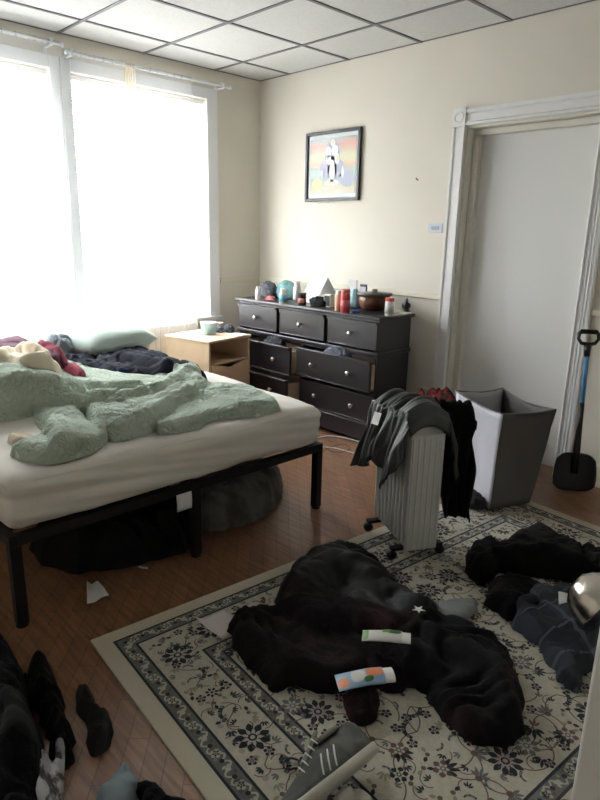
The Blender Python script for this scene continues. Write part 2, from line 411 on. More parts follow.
# ================================================================ CURTAINS
def rod(ya, yb, zc, label):
    r = empty('curtain_rod', (.1, ya, zc), 0, label, 'curtain rod')
    L_ = yb - ya
    MB().tube([(0, 0, 0), (0, L_, 0)], .010, 10).build('rod', M_FRAME, r, smooth=True)
    for q in (.035, L_ - .07):
        mb = MB(); mb.box((-.099, q - .012, -.045), (-.094, q + .012, .03)); mb.box((-.095, q - .006, -.018), (.008, q + .006, -.011)); mb.box((.006, q - .006, -.018), (.012, q + .006, .022)); mb.box((-.02, q - .012, .011), (.012, q + .012, .024))
        mb.build('bracket', M_FRAME, r)
    for q in (0, L_): MB().lathe([(.006, -.01), (.016, -.004), (.016, .004), (.006, .01)], 12, T=Matrix.Translation((0, q, 0)) @ Matrix.Rotation(PI / 2, 4, 'X')).build('finial', M_FRAME, r, smooth=True)
rod(-1.66, -.385, 2.425, 'white curtain rod over the window nearest the dresser')
rod(-2.92, -1.68, 2.46, 'white curtain rod over the window farther from the dresser')
def curtain(ya, yb, zt, zb, waves, m, label, seed, xo=.1, flare=0):
    r = empty('sheer_curtain', (xo, (ya + yb) / 2, zt), 0, label, 'curtain')
    w = yb - ya
    def fn(a, b):
        t = b; amp = .005 + .014 * t
        ph = a * waves * 2 * PI + seed
        x = amp * math.sin(ph + .6 * math.sin(3 * t + seed)) + .006 * math.sin(2.3 * ph + 4 * t)
        y = (a - .5) * w * (1 + flare * t) + .012 * t * math.sin(ph * .5 + seed)
        return (x, y, .014 - b * (zt - zb + .014))
    MB().grid(fn, int(waves * 14) + 2, 26).build('sheer_panel', m, r, smooth=True)
    MB().grid(lambda a, b: ((.0128 * math.cos(PI + PI * b * 1.0)), (a - .5) * w, .0128 * math.sin(PI * b)), 8, 9).build('rod_pocket', m, r, smooth=True)
curtain(-2.86, -1.70, 2.46, .25, 13, M_SHEER, 'sheer white curtain over the window farther from the dresser', .3)
curtain(-1.62, -1.27, 2.425, .25, 5, M_SHEER, 'sheer white curtain panel between the window post and the cream strip', 1.2)
curtain(-1.265, -1.19, 2.425, .22, 3.5, M_SHEERC, 'narrow bunched cream sheer curtain hanging mid window', 2.1, flare=.8)
curtain(-1.185, -.74, 2.425, .35, 7, M_SHEER, 'sheer white curtain panel just past the cream strip toward the corner', 3.3)

# ================================================================ DRESSER
dr = empty('dresser', (.285, -.125, 0), 0, 'dark espresso wood dresser with seven drawers, two left open, against the wall', 'dresser')
DW, DD, DH = 1.45, .345, .872
# carcass open at front
mb = MB()
mb.box((.015, -DD + .01, .02), (.035, 0, DH - .025)); mb.box((DW - .035, -DD + .01, .02), (DW - .015, 0, DH - .025)); mb.box((.035, -.012, .05), (DW - .035, 0, DH - .025))
mb.box((.035, -DD + .01, .145), (DW - .035, -.013, .155)); mb.box((.035, -DD + .01, .355), (DW - .035, -DD + .03, .375)); mb.box((.035, -DD + .01, .595), (DW - .035, -.013, .625))
mb.box((.035, -DD + .01, DH - .045), (DW - .035, -.013, DH - .026))
for x in (.5, .99): mb.box((x - .012, -DD + .01, .625), (x + .012, -.013, DH - .045))
mb.box((.722, -DD + .01, .155), (.746, -.013, .595))
mb.build('body', M_ESP, dr, bevel=.002)
MB().box((-.012, -DD - .018, DH - .024), (DW + .012, .012, DH)).build('top', M_ESP, dr, bevel=.008, seg=3)
mb = MB(); mb.box((.0, -DD - .012, .612), (DW, -DD + .012, .64)); mb.box((DW - .016, -DD + .012, .612), (DW, .0, .64)); mb.box((0, -DD + .012, .612), (.014, 0, .64)); mb.build('moulding', M_ESP, dr, bevel=.007, seg=3)
mb = MB(); mb.box((0, -DD - .008, .03), (DW, -DD + .01, .142)); mb.box((DW - .014, -DD + .01, .0), (DW + .0, .0, .142)); mb.box((0, -DD + .01, .0), (.014, 0, .142)); mb.box((0, -DD - .008, 0), (.1, -DD + .01, .03)); mb.box((DW - .1, -DD - .008, 0), (DW, -DD + .01, .03))
mb.box((-.006, -DD - .02, .142), (DW + .006, -DD + .008, .156)); mb.build('plinth', M_ESP, dr, bevel=.005)
def knob(x, y, z, par):
    MB().lathe([(.006, 0), (.0055, .012), (.011, .016), (.0155, .021), (.0165, .027), (.012, .032), (.001, .034)], 16, T=Matrix.Translation((x, y, z)) @ Matrix.Rotation(PI / 2, 4, 'X')).build('knob', M_NICKEL, par, smooth=True)
def drawer(x0, x1, z0, z1, op, knobs, lbl=None):
    e = bpy.data.objects.new('drawer', None); COL.objects.link(e); e.parent = dr; e.location = (x0, -DD + .008 - op, z0); w, h = x1 - x0, z1 - z0
    mb = MB(); mb.box((0, -.022, 0), (w, 0, h)); mb.box((.0, -.034, h - .016), (w, -.022, h)); mb.box((0, -.026, 0), (w, -.022, .008)); mb.build('drawer_front', M_ESP, e, bevel=.004)
    mb = MB(); mb.box((.014, .001, .01), (.026, .27, h - .035)); mb.box((w - .026, .001, .01), (w - .014, .27, h - .035)); mb.box((.026, .258, .01), (w - .026, .27, h - .035)); mb.box((.026, .001, .012), (w - .026, .258, .018))
    mb.build('drawer_box', M_DWOOD, e)
    for q in knobs: knob(w * q, -.0222, h * .5, e)
    if lbl: e['label'] = lbl
    return e
drawer(.03, .482, .655, .832, 0, (.5,)); drawer(.518, .972, .655, .832, 0, (.5,)); drawer(1.008, 1.44, .655, .832, 0, (.5,))
dl2 = drawer(.03, .722, .375, .58, .085, (.25, .77)); dr2 = drawer(.748, 1.432, .385, .588, .045, (.25, .75), 'drawer pulled out with clothing inside')
drawer(.03, .722, .16, .345, .115, (.25, .77), 'lowest drawer pulled out'); drawer(.742, 1.432, .165, .35, 0, (.25, .75))
for x in (.03, DW - .045):
    MB().lathe([(.03, 0), (.032, .012), (.018, .02), (.03, .042), (.028, .06), (.011, .072), (.014, .085), (.001, .1)], 16, c=(x, -.024, DH)).build('finial', M_ESP, dr, smooth=True)
def lump(name, label, cat, c, size, m, seed=1, fr=25, amp=.35, n=22, group=None, rot=0, parent=None):
    """crumpled cloth ball resting with its base at c"""
    sx, sy, sz = [s / 2 for s in size]
    def fn(a, b):
        th = a * 2 * PI; ph = b * PI
        d = np.array([math.sin(ph) * math.cos(th), math.sin(ph) * math.sin(th), -math.cos(ph)])
        f = 1 + amp * (float(folds(np.array([d[0] * sx + seed]), np.array([d[1] * sy + d[2] * sz * .9 + seed]), fr * 1.5, seed)[0]) - .5) * 1.5
        z = d[2]; z = max(z, -.55)
        return (d[0] * sx * f, d[1] * sy * f, (z + .55) / 1.55 * 2 * sz * (f if z > -.5 else 1))
    o = MB().grid(fn, n * 2, n, wrap=True).build(name, m, parent, smooth=True, loc=c, rz=rot)
    weld(o, 1e-5)
    if label: tag(o, label, cat, group)
    return o
# clothes showing in the open drawer (inside the drawer, their own thing)
C_GREYB = cloth('cloth_bluegrey', (.09, .10, .13), (.04, .04, .05))
lump('folded_clothing', 'dark blue grey clothing bulging out of the open middle drawer', 'clothing', (.27 + 1.12, -.125 - DD - .012, .50), (.24, .075, .125), C_GREYB, 3)
lump('folded_clothing', 'black clothing showing over the edge of the open drawer behind the nightstand', 'clothing', (.27 + .50, -.125 - DD - .03, .48), (.24, .085, .125), cloth('cloth_blk0', (.03, .03, .035)), 5)

# ---------------- things on the dresser top
DT = DH + .001
def on_dr(u, v):
    p = P(u, v, DT)
    if p[1] > -.2: p = PY(u, v, -.2)
    return (p[0], p[1], DT)
def jar(name, label, cat, u, v, r, h, mbody, mlab=None, mcap=None, neck=.6, z=DT, capr=.75, pos=None):
    c = pos or on_dr(u, v); e = empty(name, c, 0, label, cat)
    bh = h * (.82 if mcap else 1)
    MB().lathe([(r * .9, 0), (r, .004), (r, bh * .78), (r * neck, bh * .93), (r * neck, bh)], 20).build('bottle_body', mbody, e, smooth=True)
    if mlab: MB().lathe([(r * 1.02, bh * .15), (r * 1.02, bh * .68)], 20).build('paper_label', mlab, e, smooth=True)
    if mcap: MB().lathe([(r * capr, bh), (r * capr, h - .002), (r * capr * .9, h)], 20).build('cap', mcap, e)
    return e
PW = mat('plastic_white', (.78, .78, .78), .4); PB = mat('plastic_blue', (.18, .45, .62), .4); PR = mat('red_paint', (.55, .05, .05), .35); PK = mat('plastic_black', (.015, .015, .016), .4)
PSAL = mat('label_salmon', (.62, .25, .2), .6); PPE = mat('peach_plastic', (.70, .42, .30), .5)
jar('pill_bottle', 'small white bottle at the window end of the dresser top', 'bottle', 258, 300, .021, .10, PW, None, PW, .8)
C_TEAL = cloth('cloth_teal', (.16, .30, .29), (.10, .2, .2), 30); C_DG = cloth('cloth_dkgrey', (.07, .075, .09), (.22, .2, .2), 40, .5, .65)
lump('crumpled_cloth', 'dark grey patterned cloth wad on the dresser beside the small white bottle', 'clothing', on_dr(269, 297), (.16, .10, .11), C_DG, 2, 30)
lump('beanie', 'teal knitted cloth bundle at the back of the dresser top', 'clothing', on_dr(287, 290), (.21, .12, .135), C_TEAL, 4, 30, .12)
lump('red_pouch', 'small red and black pouch lying at the dresser edge', 'pouch', on_dr(271, 301), (.11, .04, .035), mat('red_pouch', (.40, .06, .06), .6, var=(25, (.05, .02, .02), .5, .6)), 6, 20)
jar('bottle', 'white bottle with blue label on the dresser', 'bottle', 283, 303.5, .029, .11, PW, PB, PW, .6)
jar('bottle', 'white plastic bottle with red marked cap behind the salmon jar', 'bottle', 297, 300, .031, .145, PW, None, mat('cap_pink', (.7, .5, .5), .5), .7)
jar('jar', 'squat jar with salmon label and black lid', 'jar', 302, 304.5, .031, .085, PK, PSAL, PK, .95, capr=1.0)
lump('crumpled_cloth', 'small black cloth heap under the white paper', 'clothing', on_dr(319, 306), (.16, .08, .06), cloth('cloth_blk1', (.02, .02, .022)), 8, 30)
# white paper tent
M_PAPER = mat('paper', (.80, .80, .80), .8)
c = on_dr(318, 300)
mb = MB(); mb.add([(-.13, -.03, 0), (.02, -.06, .0), (.09, .0, .19), (-.04, .02, .205), (.03, .09, .02), (.15, .04, .07)], [(0, 1, 2, 3), (3, 2, 5, 4)])
tag(mb.build('folded_paper', M_PAPER, None, loc=(c[0], c[1] - .02, c[2] + .001), rz=.35, solid=.0015), 'white folded sheets of paper propped like a tent on the dresser', 'paper')
def sbox(name, label, cat, u, v, d, m, rz=0, z=DT, front=None, pos=None):
    c = pos or on_dr(u, v); e = empty(name, c, rz, label, cat)
    MB().cbox((0, 0, d[2] / 2), d).build('box_body', m, e, bevel=.002)
    if front: MB().cbox((0, -d[1] / 2 - .0006, d[2] * .5), (d[0] * .82, .001, d[2] * .8)).build('box_face', front, e)
    return e
sbox('small_box', 'small upright white box with black face beside the white paper', 'box', 329, 307, (.06, .05, .088), mat('carton', (.66, .60, .48), .7), .1, front=PK)
jar('can', 'slim peach coloured bottle next to the bright red can', 'bottle', 338, 311, .022, .135, PPE, None, PW, .8)
jar('can', 'tall bright red can on the dresser', 'can', 345, 313, .031, .155, PR, mat('lab_pk', (.62, .12, .14), .4), mat('cap_red', (.5, .1, .09), .4), .95, capr=.9)
lump('plastic_bag', 'crumpled pale blue plastic bag behind the red can', 'bag', on_dr(354, 303), (.11, .09, .115), mat('bag_blue', (.32, .55, .62), .25), 9, 30, .3)
sbox('paper_card', 'plain white card standing upright behind the blue bag', 'card', 352, 301, (.07, .012, .19), M_PAPER, .2)
sbox('photo_card', 'narrow standing card with dark border beside the bowl', 'card', 363, 300, (.055, .012, .165), mat('card_navy', (.06, .07, .11), .5), .1, front=mat('card_face', (.55, .58, .66), .5))
tag(MB().lathe([(.026, 0), (.026, .014), (.022, .018)], 18).build('bottle_cap', mat('cap_blue', (.04, .10, .42), .4), loc=on_dr(356, 313)), 'blue round bottle cap lying near the dresser edge', 'bottle cap')  # blue bottle cap lying flat
c = on_dr(374, 309); e = empty('bowl', c, 0, 'brown glossy bowl covered with a flat dark lid', 'bowl')
MB().lathe([(.06, 0), (.09, .012), (.112, .05), (.108, .085), (.1, .1), (.095, .098), (.1, .07), (.08, .02), (.001, .01)], 28).build('bowl_body', mat('brown_glaze', (.20, .07, .035), .25, var=(18, (.10, .05, .03), .4, .6)), e, smooth=True)
MB().lathe([(.118, .1), (.122, .108), (.118, .116), (.02, .12), (.018, .14), (.001, .142)], 28).build('lid', mat('lid_dark', (.10, .09, .08), .3), e, smooth=True)
jar('can', 'white and red can at the door end of the dresser', 'can', 389, 316, .029, .115, PW, mat('lab_grey', (.5, .52, .5), .5), PR, .95, capr=.97)
mb = MB(); mb.cbox((0, 0, .002), (.13, .07, .004)); mb.cbox((.02, .01, .0065), (.09, .09, .004), Matrix.Rotation(.5, 4, 'Z')); mb.cbox((-.03, .0, .0125), (.07, .04, .006), Matrix.Rotation(-.4, 4, 'Z'))
c = on_dr(403, 311); tag(mb.build('loose_papers', mat('note_paper', (.62, .58, .48), .8), loc=(c[0] - .02, c[1], c[2])), 'loose papers at the door end of the dresser top', 'paper')

# ---------------- wall things
pa, pb = PY(307.5, 135, 0), PY(362.5, 197, 0); px0, px1, pz0, pz1 = .565, 1.112, 1.51, 2.01
pz1 = PY(335, 130.5, 0)[2]; pz0 = PY(335, 201, 0)[2]
pic = empty('framed_picture', ((px0 + px1) / 2, -.003, (pz0 + pz1) / 2), 0, 'black framed colourful picture with white figure on striped background', 'picture')
pw, ph = (px1 - px0) / 2, (pz1 - pz0) / 2
mb = MB()
for a in ((-pw, -ph, pw, -ph + .022), (-pw, ph - .022, pw, ph), (-pw, -ph + .022, -pw + .022, ph - .022), (pw - .022, -ph + .022, pw, ph - .022)):
    mb.box((a[0], -.024, a[1]), (a[2], 0, a[3]))
mb.build('frame', mat('frame_black', (.03, .03, .035), .35), pic, bevel=.002)
MB().box((-pw + .022, -.008, -ph + .022), (pw - .022, -.002, ph - .022)).build('mat_board', mat('mat_board', (.72, .76, .78), .5), pic)
# artwork : painted stripes (material) and figure shapes (coloured polygons)
def ramp_mat(name, stops, sc):
    m = bpy.data.materials.new(name); m.use_nodes = True; nt = m.node_tree; b = nt.nodes['Principled BSDF']; N = nt.nodes.new; L = nt.links.new
    tc = N('ShaderNodeTexCoord'); nz = N('ShaderNodeTexNoise'); nz.inputs['Scale'].default_value = 9; nz.inputs['Detail'].default_value = 4; L(tc.outputs['Object'], nz.inputs['Vector'])
    sp = N('ShaderNodeSeparateXYZ'); L(tc.outputs['Object'], sp.inputs[0])
    ma = N('ShaderNodeMath'); ma.operation = 'MULTIPLY_ADD'; L(nz.outputs['Fac'], ma.inputs[0]); ma.inputs[1].default_value = sc; L(sp.outputs['Z'], ma.inputs[2])
    mr = N('ShaderNodeMapRange'); mr.inputs['From Min'].default_value = -ph + sc / 2; mr.inputs['From Max'].default_value = ph + sc / 2; L(ma.outputs[0], mr.inputs['Value'])
    r = N('ShaderNodeValToRGB'); el = r.color_ramp.elements
    el[0].position = stops[0][0]; el[0].color = (*stops[0][1], 1); el[1].position = stops[-1][0]; el[1].color = (*stops[-1][1], 1)
    stops = [(p, tuple(.6 * x + .17 for x in c)) for p, c in stops]  # stops paled: glare on the picture is mixed into the stripe colours
    for p, c in stops[1:-1]: q = el.new(p); q.color = (*c, 1)
    L(mr.outputs[0], r.inputs[0]); L(r.outputs[0], b.inputs['Base Color']); b.inputs['Roughness'].default_value = .25; return m
M_ART = ramp_mat('art_stripes_glare', [(0, (.25, .38, .42)), (.1, (.32, .42, .3)), (.16, (.45, .32, .12)), (.26, (.30, .36, .2)), (.34, (.12, .26, .28)), (.45, (.14, .33, .2)), (.52, (.5, .2, .08)), (.6, (.5, .38, .12)), (.66, (.42, .42, .14)), (.72, (.48, .24, .08)), (.82, (.52, .13, .06)), (.88, (.16, .3, .25)), (1, (.3, .5, .55))], .09)
mb = MB(); aw, ah = pw - .04, ph - .05
mb.box((-aw, -.0095, -ah), (aw, -.0082, ah)); mb.mi = 1
def ell(cx, cz, rx, rz, y=-.0105, n=18, rot=0):
    mb.poly([(cx + rx * math.cos(t) * math.cos(rot) - rz * math.sin(t) * math.sin(rot), y, cz + rx * math.cos(t) * math.sin(rot) + rz * math.sin(t) * math.cos(rot)) for t in [2 * PI * i / n for i in range(n)]])
mb.mi = 2
for a in ((-.075, -.02, .05, .06), (.07, -.02, .05, .06), (.15, -.09, .08, .06), (0, .08, .075, .10), (0, -.03, .045, .1)): ell(*a, y=-.0100)
mb.mi = 1
for a in ((-.045, .10, .028, .042), (.02, .11, .034, .035), (-.04, .045, .026, .035), (.045, .05, .025, .04), (.0, .16, .024, .022), (0, -.04, .027, .085), (0, -.115, .065, .022), (-.105, -.06, .012, .04), (.105, -.045, .012, .04)): ell(*a, y=-.0106)
mb.mi = 3
for a in ((.045, .05, .012, .022), (-.15, -.12, .05, .04), (.0, .165, .011, .01), (.0, -.12, .04, .01)): ell(*a, y=-.0112)
mb.build('artwork', [M_ART, mat('art_white', (.72, .73, .76), .3), mat('art_slate', (.24, .26, .36), .3), mat('art_yellow', (.72, .5, .18), .3)], pic)
e = empty('wall_switch', (PY(436, 228, 0)[0], -.001, 1.423), 0, 'small pale switch plate with grey rocker beside the door casing', 'switch')
MB().box((-.056, -.007, -.029), (.052, 0, .029)).build('switch_plate', mat('plate_blue', (.55, .60, .68), .4), e, bevel=.002)
MB().box((-.03, -.011, -.011), (.03, -.0072, .011)).build('rocker', mat('plate_grey', (.33, .34, .36), .4), e, bevel=.002)
e = PY(418, 180, 0); tag(MB().tube([(0, 0, 0), (0, -.018, .004), (0, -.022, .012)], .004, 7).build('wall_hook', mat('hook_metal', (.2, .18, .16), .4, .8), loc=(e[0], -.001, e[2])), 'tiny dark hook on the bare wall above the switch', 'hook')
e = empty('outlet', (1.80, -.001, .30), 0, 'white electrical outlet plate on the wall beside the dresser', 'outlet')
MB().box((-.036, -.006, -.057), (.036, 0, .057)).build('outlet_plate', W_TRIM, e, bevel=.002)
for s in (-1, 1): MB().box((-.014, -.009, s * .026 - .014), (.014, -.0062, s * .026 + .014)).build('socket', mat('socket_grey%d' % s, (.45, .45, .43), .4), e, bevel=.002)

# ================================================================ NIGHTSTAND
ns = empty('nightstand', (.25, -1.115, 0), .18, 'pale birch nightstand with open shelf beside the bed head', 'nightstand')
NW, ND, NH = .44, .44, .63      # along y, along x
mb = MB(); mb.box((0, 0, .02), (ND - .004, .018, NH - .02)); mb.box((0, NW - .018, .02), (ND - .004, NW, NH - .02)); mb.box((0, .018, .02), (.01, NW - .018, NH - .02))
mb.box((.01, .018, .445), (ND - .006, NW - .018, .458)); mb.box((.01, .018, .05), (ND - .006, NW - .018, .065)); mb.build('body', M_BIRCH, ns, bevel=.002)
MB().box((-.005, -.008, NH - .02), (ND + .008, NW + .008, NH)).build('top', M_BIRCH, ns, bevel=.006, seg=3)
q = bpy.data.objects.new('drawer', None); COL.objects.link(q); q.parent = ns
def dfr(a, b):
    y = .02 + a * (NW - .04); dip = .03 * math.exp(-((a - .5) / .2) ** 2) if True else 0
    return (ND - .003, y, .07 + b * (.445 - .07 - dip))
mb = MB(); mb.grid(dfr, 25, 2); o = mb.build('drawer_front', M_BIRCH, q, solid=.016)
NT = NH + .001
e = empty('plastic_tub', P(209, 334, NT), 0, 'light blue translucent plastic tub on the nightstand', 'tub')
MB().lathe([(.045, 0), (.052, .004), (.062, .075), (.064, .08), (.06, .08), (.05, .01), (.001, .008)], 26).build('tub_body', mat('tub_blue', (.42, .66, .80), .3), e, smooth=True)
MB().lathe([(.066, .0805), (.066, .088), (.001, .09)], 26).build('tub_lid', mat('tub_lid', (.60, .74, .82), .35), e)
lump('wallet', 'dark wad beside the blue tub on the nightstand', 'wallet', P(219, 332, NT), (.09, .06, .035), cloth('cloth_navy0', (.05, .07, .1)), 12, 25)
lump('camera_pouch', 'small dark grey pouch on the nightstand near the dresser', 'pouch', P(229, 332, NT), (.09, .06, .05), cloth('cloth_slate0', (.06, .07, .09)), 13, 25)
mb = MB(); mb.cbox((0, 0, .002), (.12, .10, .003), Matrix.Rotation(.4, 4, 'Z')); mb.cbox((.03, .02, .005), (.07, .08, .003), Matrix.Rotation(-.3, 4, 'Z'))
c = P(237, 335, NT); tag(mb.build('loose_papers', M_PAPER, loc=c), 'white papers on the nightstand corner nearest the dresser', 'paper')
tag(MB().lathe([(.03, 0), (.042, .01), (.045, .05), (.043, .052), (.036, .012), (.001, .008)], 20).build('small_cup', mat('cup_beige', (.6, .48, .4), .5), loc=P(218, 329, NT), smooth=True), 'small beige cup at the back of the nightstand', 'cup')

# ================================================================ BED
bed = empty('bed_frame', (.15, -2.925, 0), 0, 'low black metal platform bed frame under the mattress', 'bed')
BW, BL = 1.52, 2.01
mb = MB()
for a in (((0, 0, .315), (BL, .03, .355)), ((0, BW - .03, .315), (BL, BW, .355)), ((0, .03, .315), (.03, BW - .03, .355)), ((BL - .03, .03, .315), (BL, BW - .03, .355)), ((.03, BW / 2 - .015, .32), (BL - .03, BW / 2 + .015, .35))): mb.box(*a)
for k in range(13):
    x = .1 + k * (BL - .2) / 12; mb.box((x - .02, .03, .342), (x + .02, BW / 2 - .016, .354)); mb.box((x - .02, BW / 2 + .016, .342), (x + .02, BW - .03, .354))
mb.build('rail_frame', M_BLACK, bed, bevel=.002)
for x in (.02, BL / 2, BL - .02):
    for y in (.02, BW / 2, BW - .02):
        yy = y
        MB().box((x - .02, yy - .02, .012), (x + .02, yy + .02, .3145)).build('leg', M_BLACK, bed, bevel=.003)
        MB().lathe([(.018, 0), (.022, .003), (.02, .0115)], 12, c=(x, yy, 0)).build('foot_pad', M_BLACK, bed)
# mattress in fitted sheet
def mdisp(q, n):
    x, y, z = q
    if n[2] > .6: return float(.012 * pn(np.array([x * 3.2]), np.array([y * 3.2 + 9]))[0] + .01 * (folds(np.array([x]), np.array([y]), 5, 4, .6)[0] - .5))
    s = y if abs(n[0]) > .5 else x
    return float(.009 * pn(np.array([s * 1.6 + 2 * z]), np.array([z * 26 + s * 3.2]))[0] + .004 * pn(np.array([s * 9]), np.array([z * 9]))[0])
mo = rbox((2.02, 1.52, .203), .06, 90, mdisp).build('mattress', M_SHEET, None, smooth=True, loc=(1.17, -2.175, .463)); weld(mo)
tag(mo, 'thick mattress in an off white fitted sheet on black bed frame', 'mattress')

# comforter
M_COMF = mat('comforter_sage', (.43, .50, .42), .9, bump=(48, 1, .012), var=(5, (.39, .46, .385), .35, .7), spec=.2)
nt = M_COMF.node_tree
BZ = .565
cm = pile('comforter', 'sage green quilted comforter bunched across the bed', 'comforter',
     [(-140, 384), (-60, 356), (0, 352), (35, 358), (67, 368), (100, 377), (133, 385), (165, 384), (187, 383), (190, 392), (172, 402), (150, 412), (110, 420), (70, 418), (33, 417), (0, 422), (-80, 430), (-150, 424)],
     .065, M_COMF, BZ, 'bed', seed=3.3, freq=3.6, ang=.9, an=2.6, rim=.07, res=.0115, amp=.6, jag=.005,
     rolls=[([(-120, 385), (-40, 380), (0, 386), (30, 392)], .27, .165), ([(20, 404), (70, 404), (120, 403), (160, 394)], .05, .10), ([(55, 385), (95, 392), (140, 392)], .05, .095), ([(150, 404), (172, 395), (186, 390)], .06, .06)])
nt = M_COMF.node_tree; N = nt.nodes.new; L = nt.links.new
tc = N('ShaderNodeTexCoord'); vo = N('ShaderNodeTexVoronoi'); vo.feature = 'DISTANCE_TO_EDGE'; vo.inputs['Scale'].default_value = 38
ns_ = N('ShaderNodeTexNoise'); ns_.inputs['Scale'].default_value = 20; L(tc.outputs['Object'], ns_.inputs['Vector'])
va = N('ShaderNodeVectorMath'); va.operation = 'MULTIPLY_ADD'; L(ns_.outputs['Color'], va.inputs[0]); va.inputs[1].default_value = (.03, .03, .03); L(tc.outputs['Object'], va.inputs[2]); L(va.outputs[0], vo.inputs['Vector'])
pw_ = N('ShaderNodeMath'); pw_.operation = 'POWER'; pw_.inputs[1].default_value = .5; L(vo.outputs['Distance'], pw_.inputs[0])
bq = N('ShaderNodeBump'); bq.inputs['Strength'].default_value = .75; bq.inputs['Distance'].default_value = .012; L(pw_.outputs[0], bq.inputs['Height'])
bo = [n for n in nt.nodes if n.type == 'BUMP' and n != bq][0]; bo.inputs['Strength'].default_value = .4; L(bq.outputs[0], bo.inputs['Normal'])
# pale pillow
def pillow(name, label, c, sx, sy, sz, rz, m, tilt=0, seed=0, parent=None):
    def fn(a, b):
        u, v = 2 * a - 1, 2 * b - 1
        return u, v
    mb = MB()
    for sg in (1, -1):
        def f2(a, b, sg=sg):
            u, v = 2 * a - 1, 2 * b - 1
            h = ((1 - u ** 4) * (1 - v ** 4)) ** .55
            k = 1 - .06 * (1 - abs(u)) * abs(v) ** 3; k2 = 1 - .06 * (1 - abs(v)) * abs(u) ** 3
            wv = .12 * float(pn(np.array([u * 2.2 + seed]), np.array([v * 2.2]))[0])
            return (u * sx / 2 * k2, v * sy / 2 * k, sg * sz / 2 * h * (1 + wv))
        mb.grid(f2, 28, 22)
    o = mb.build(name, m, parent, smooth=True, loc=c); o.rotation_euler = (0, tilt, rz); weld(o)
    return tag(o, label, 'pillow')
pc = P(110, 343, .645)
pillow('pillow', 'pale green pillow at the head of the bed by the window', (pc[0] + .03, pc[1] - .085, .668), .46, .58, .20, .32, cloth('pillow_pale', (.50, .60, .55), b=(150, .2, .002)), -.02, 3)
# clothing on the bed
C_MAR = cloth('cloth_maroon', (.085, .03, .045), (.05, .02, .035), 12); C_RED = cloth('cloth_red', (.22, .03, .055), (.12, .018, .032), 14); C_CREAM = cloth('cloth_cream', (.62, .54, .42), b=(120, .3, .003))
C_BLUE = cloth('cloth_bluebk', (.010, .012, .020), (.03, .08, .24), 7, .6, .72); C_NAVY = cloth('cloth_navy', (.02, .035, .06), (.012, .014, .02), 9); C_GREY = cloth('cloth_grey', (.22, .25, .27))
pile('dark_trousers', 'black and blue crumpled trousers lying across the bed behind the comforter', 'clothing', [(66, 362), (85, 352), (110, 350), (140, 352), (150, 358), (175, 368), (200, 378), (206, 385), (190, 387), (160, 386), (130, 386), (105, 382), (80, 376), (64, 370)], .07, C_BLUE, BZ, 'bed', seed=5, freq=9, ang=.5, rim=.05, amp=1.0,
     rolls=[([(120, 362), (150, 368), (190, 382)], .06, .10)])
pile('maroon_shirt', 'maroon and purple shirt heaped on the bed near the window', 'clothing', [(-70, 345), (-20, 337), (10, 336), (35, 343), (55, 349), (66, 356), (60, 361), (45, 361), (0, 352), (-60, 356)], .10, C_MAR, BZ + .13, 'bed', seed=6, freq=5, rim=.06, sink=.2, amp=.5, rolls=[([(-20, 342), (10, 340), (35, 348), (60, 354)], .10, .15)])
pile('red_scarf', 'bright red scarf trailing from the maroon shirt on the bed', 'scarf', [(38, 347), (52, 346), (70, 353), (84, 360), (78, 363), (62, 358), (46, 353)], .03, C_RED, BZ + .14, 'bed', seed=7, freq=16, rim=.03, jag=.004, sink=.1)
lump('grey_cloth', 'small grey cloth lump beside the pale pillow', 'clothing', (P(60, 352, BZ + .08)[0], P(60, 352, BZ + .08)[1], .572), (.2, .16, .17), C_GREY, 14, 12)
pile('cream_blanket', 'cream pillowcase bunched on top of the sage comforter', 'bedding', [(-60, 362), (-20, 350), (0, 348), (25, 350), (45, 354), (62, 362), (60, 370), (44, 374), (20, 374), (0, 366), (-50, 368)], .06, C_CREAM, BZ + .15, 'bed', seed=8, freq=3.5, rim=.06, sink=.0, amp=.35, jag=.006, rolls=[([(-20, 352), (25, 356), (50, 366)], .10, .07)])
pile('cream_sock', 'cream sock sticking out from the near edge of the comforter', 'sock', [(8, 441), (20, 438), (34, 440), (34, 447), (20, 447), (10, 446)], .03, C_CREAM, BZ, 'bed', seed=9, freq=18, rim=.02, res=.008, jag=.003)

def fold_of(px, H, seed, fr, rolls=(), ang=0, rim=.055):
    pile('quilt_fold', None, None, px, H, M_COMF, BZ, 'bed', seed=seed, freq=fr, ang=ang, an=1.7, rim=rim, res=.0105, amp=.6, jag=.005, rolls=rolls, parent=cm)
fold_of([(88, 413), (110, 412), (133, 414), (147, 409), (160, 399), (173, 387), (187, 381), (200, 383), (207, 396), (192, 410), (176, 421), (160, 431), (150, 435), (140, 438), (123, 443), (104, 442), (90, 433)], .075, 4.1, 7, [([(100, 425), (135, 424), (160, 412), (183, 394)], .075, .075)], .6)
fold_of([(35, 415), (50, 411), (67, 413), (84, 420), (92, 432), (108, 441), (97, 452), (77, 460), (50, 466), (30, 464), (10, 457), (20, 451), (40, 444), (44, 435), (36, 426)], .06, 6.4, 7, [([(48, 424), (62, 440), (55, 455)], .07, .085), ([(75, 430), (85, 445)], .06, .07)], -.8)
fold_of([(176, 384), (195, 387), (215, 391), (250, 393), (272, 402), (281, 411), (275, 417), (240, 419), (215, 421), (200, 430), (175, 435), (156, 435), (168, 422), (180, 410), (186, 398)], .05, 8.2, 8, [([(195, 397), (230, 404), (265, 410)], .075, .06)], .3)
fold_of([(-140, 412), (-60, 412), (0, 405), (20, 404), (34, 410), (33, 417), (0, 423), (-80, 431), (-140, 424)], .02, 9.2, 8, [], .3)
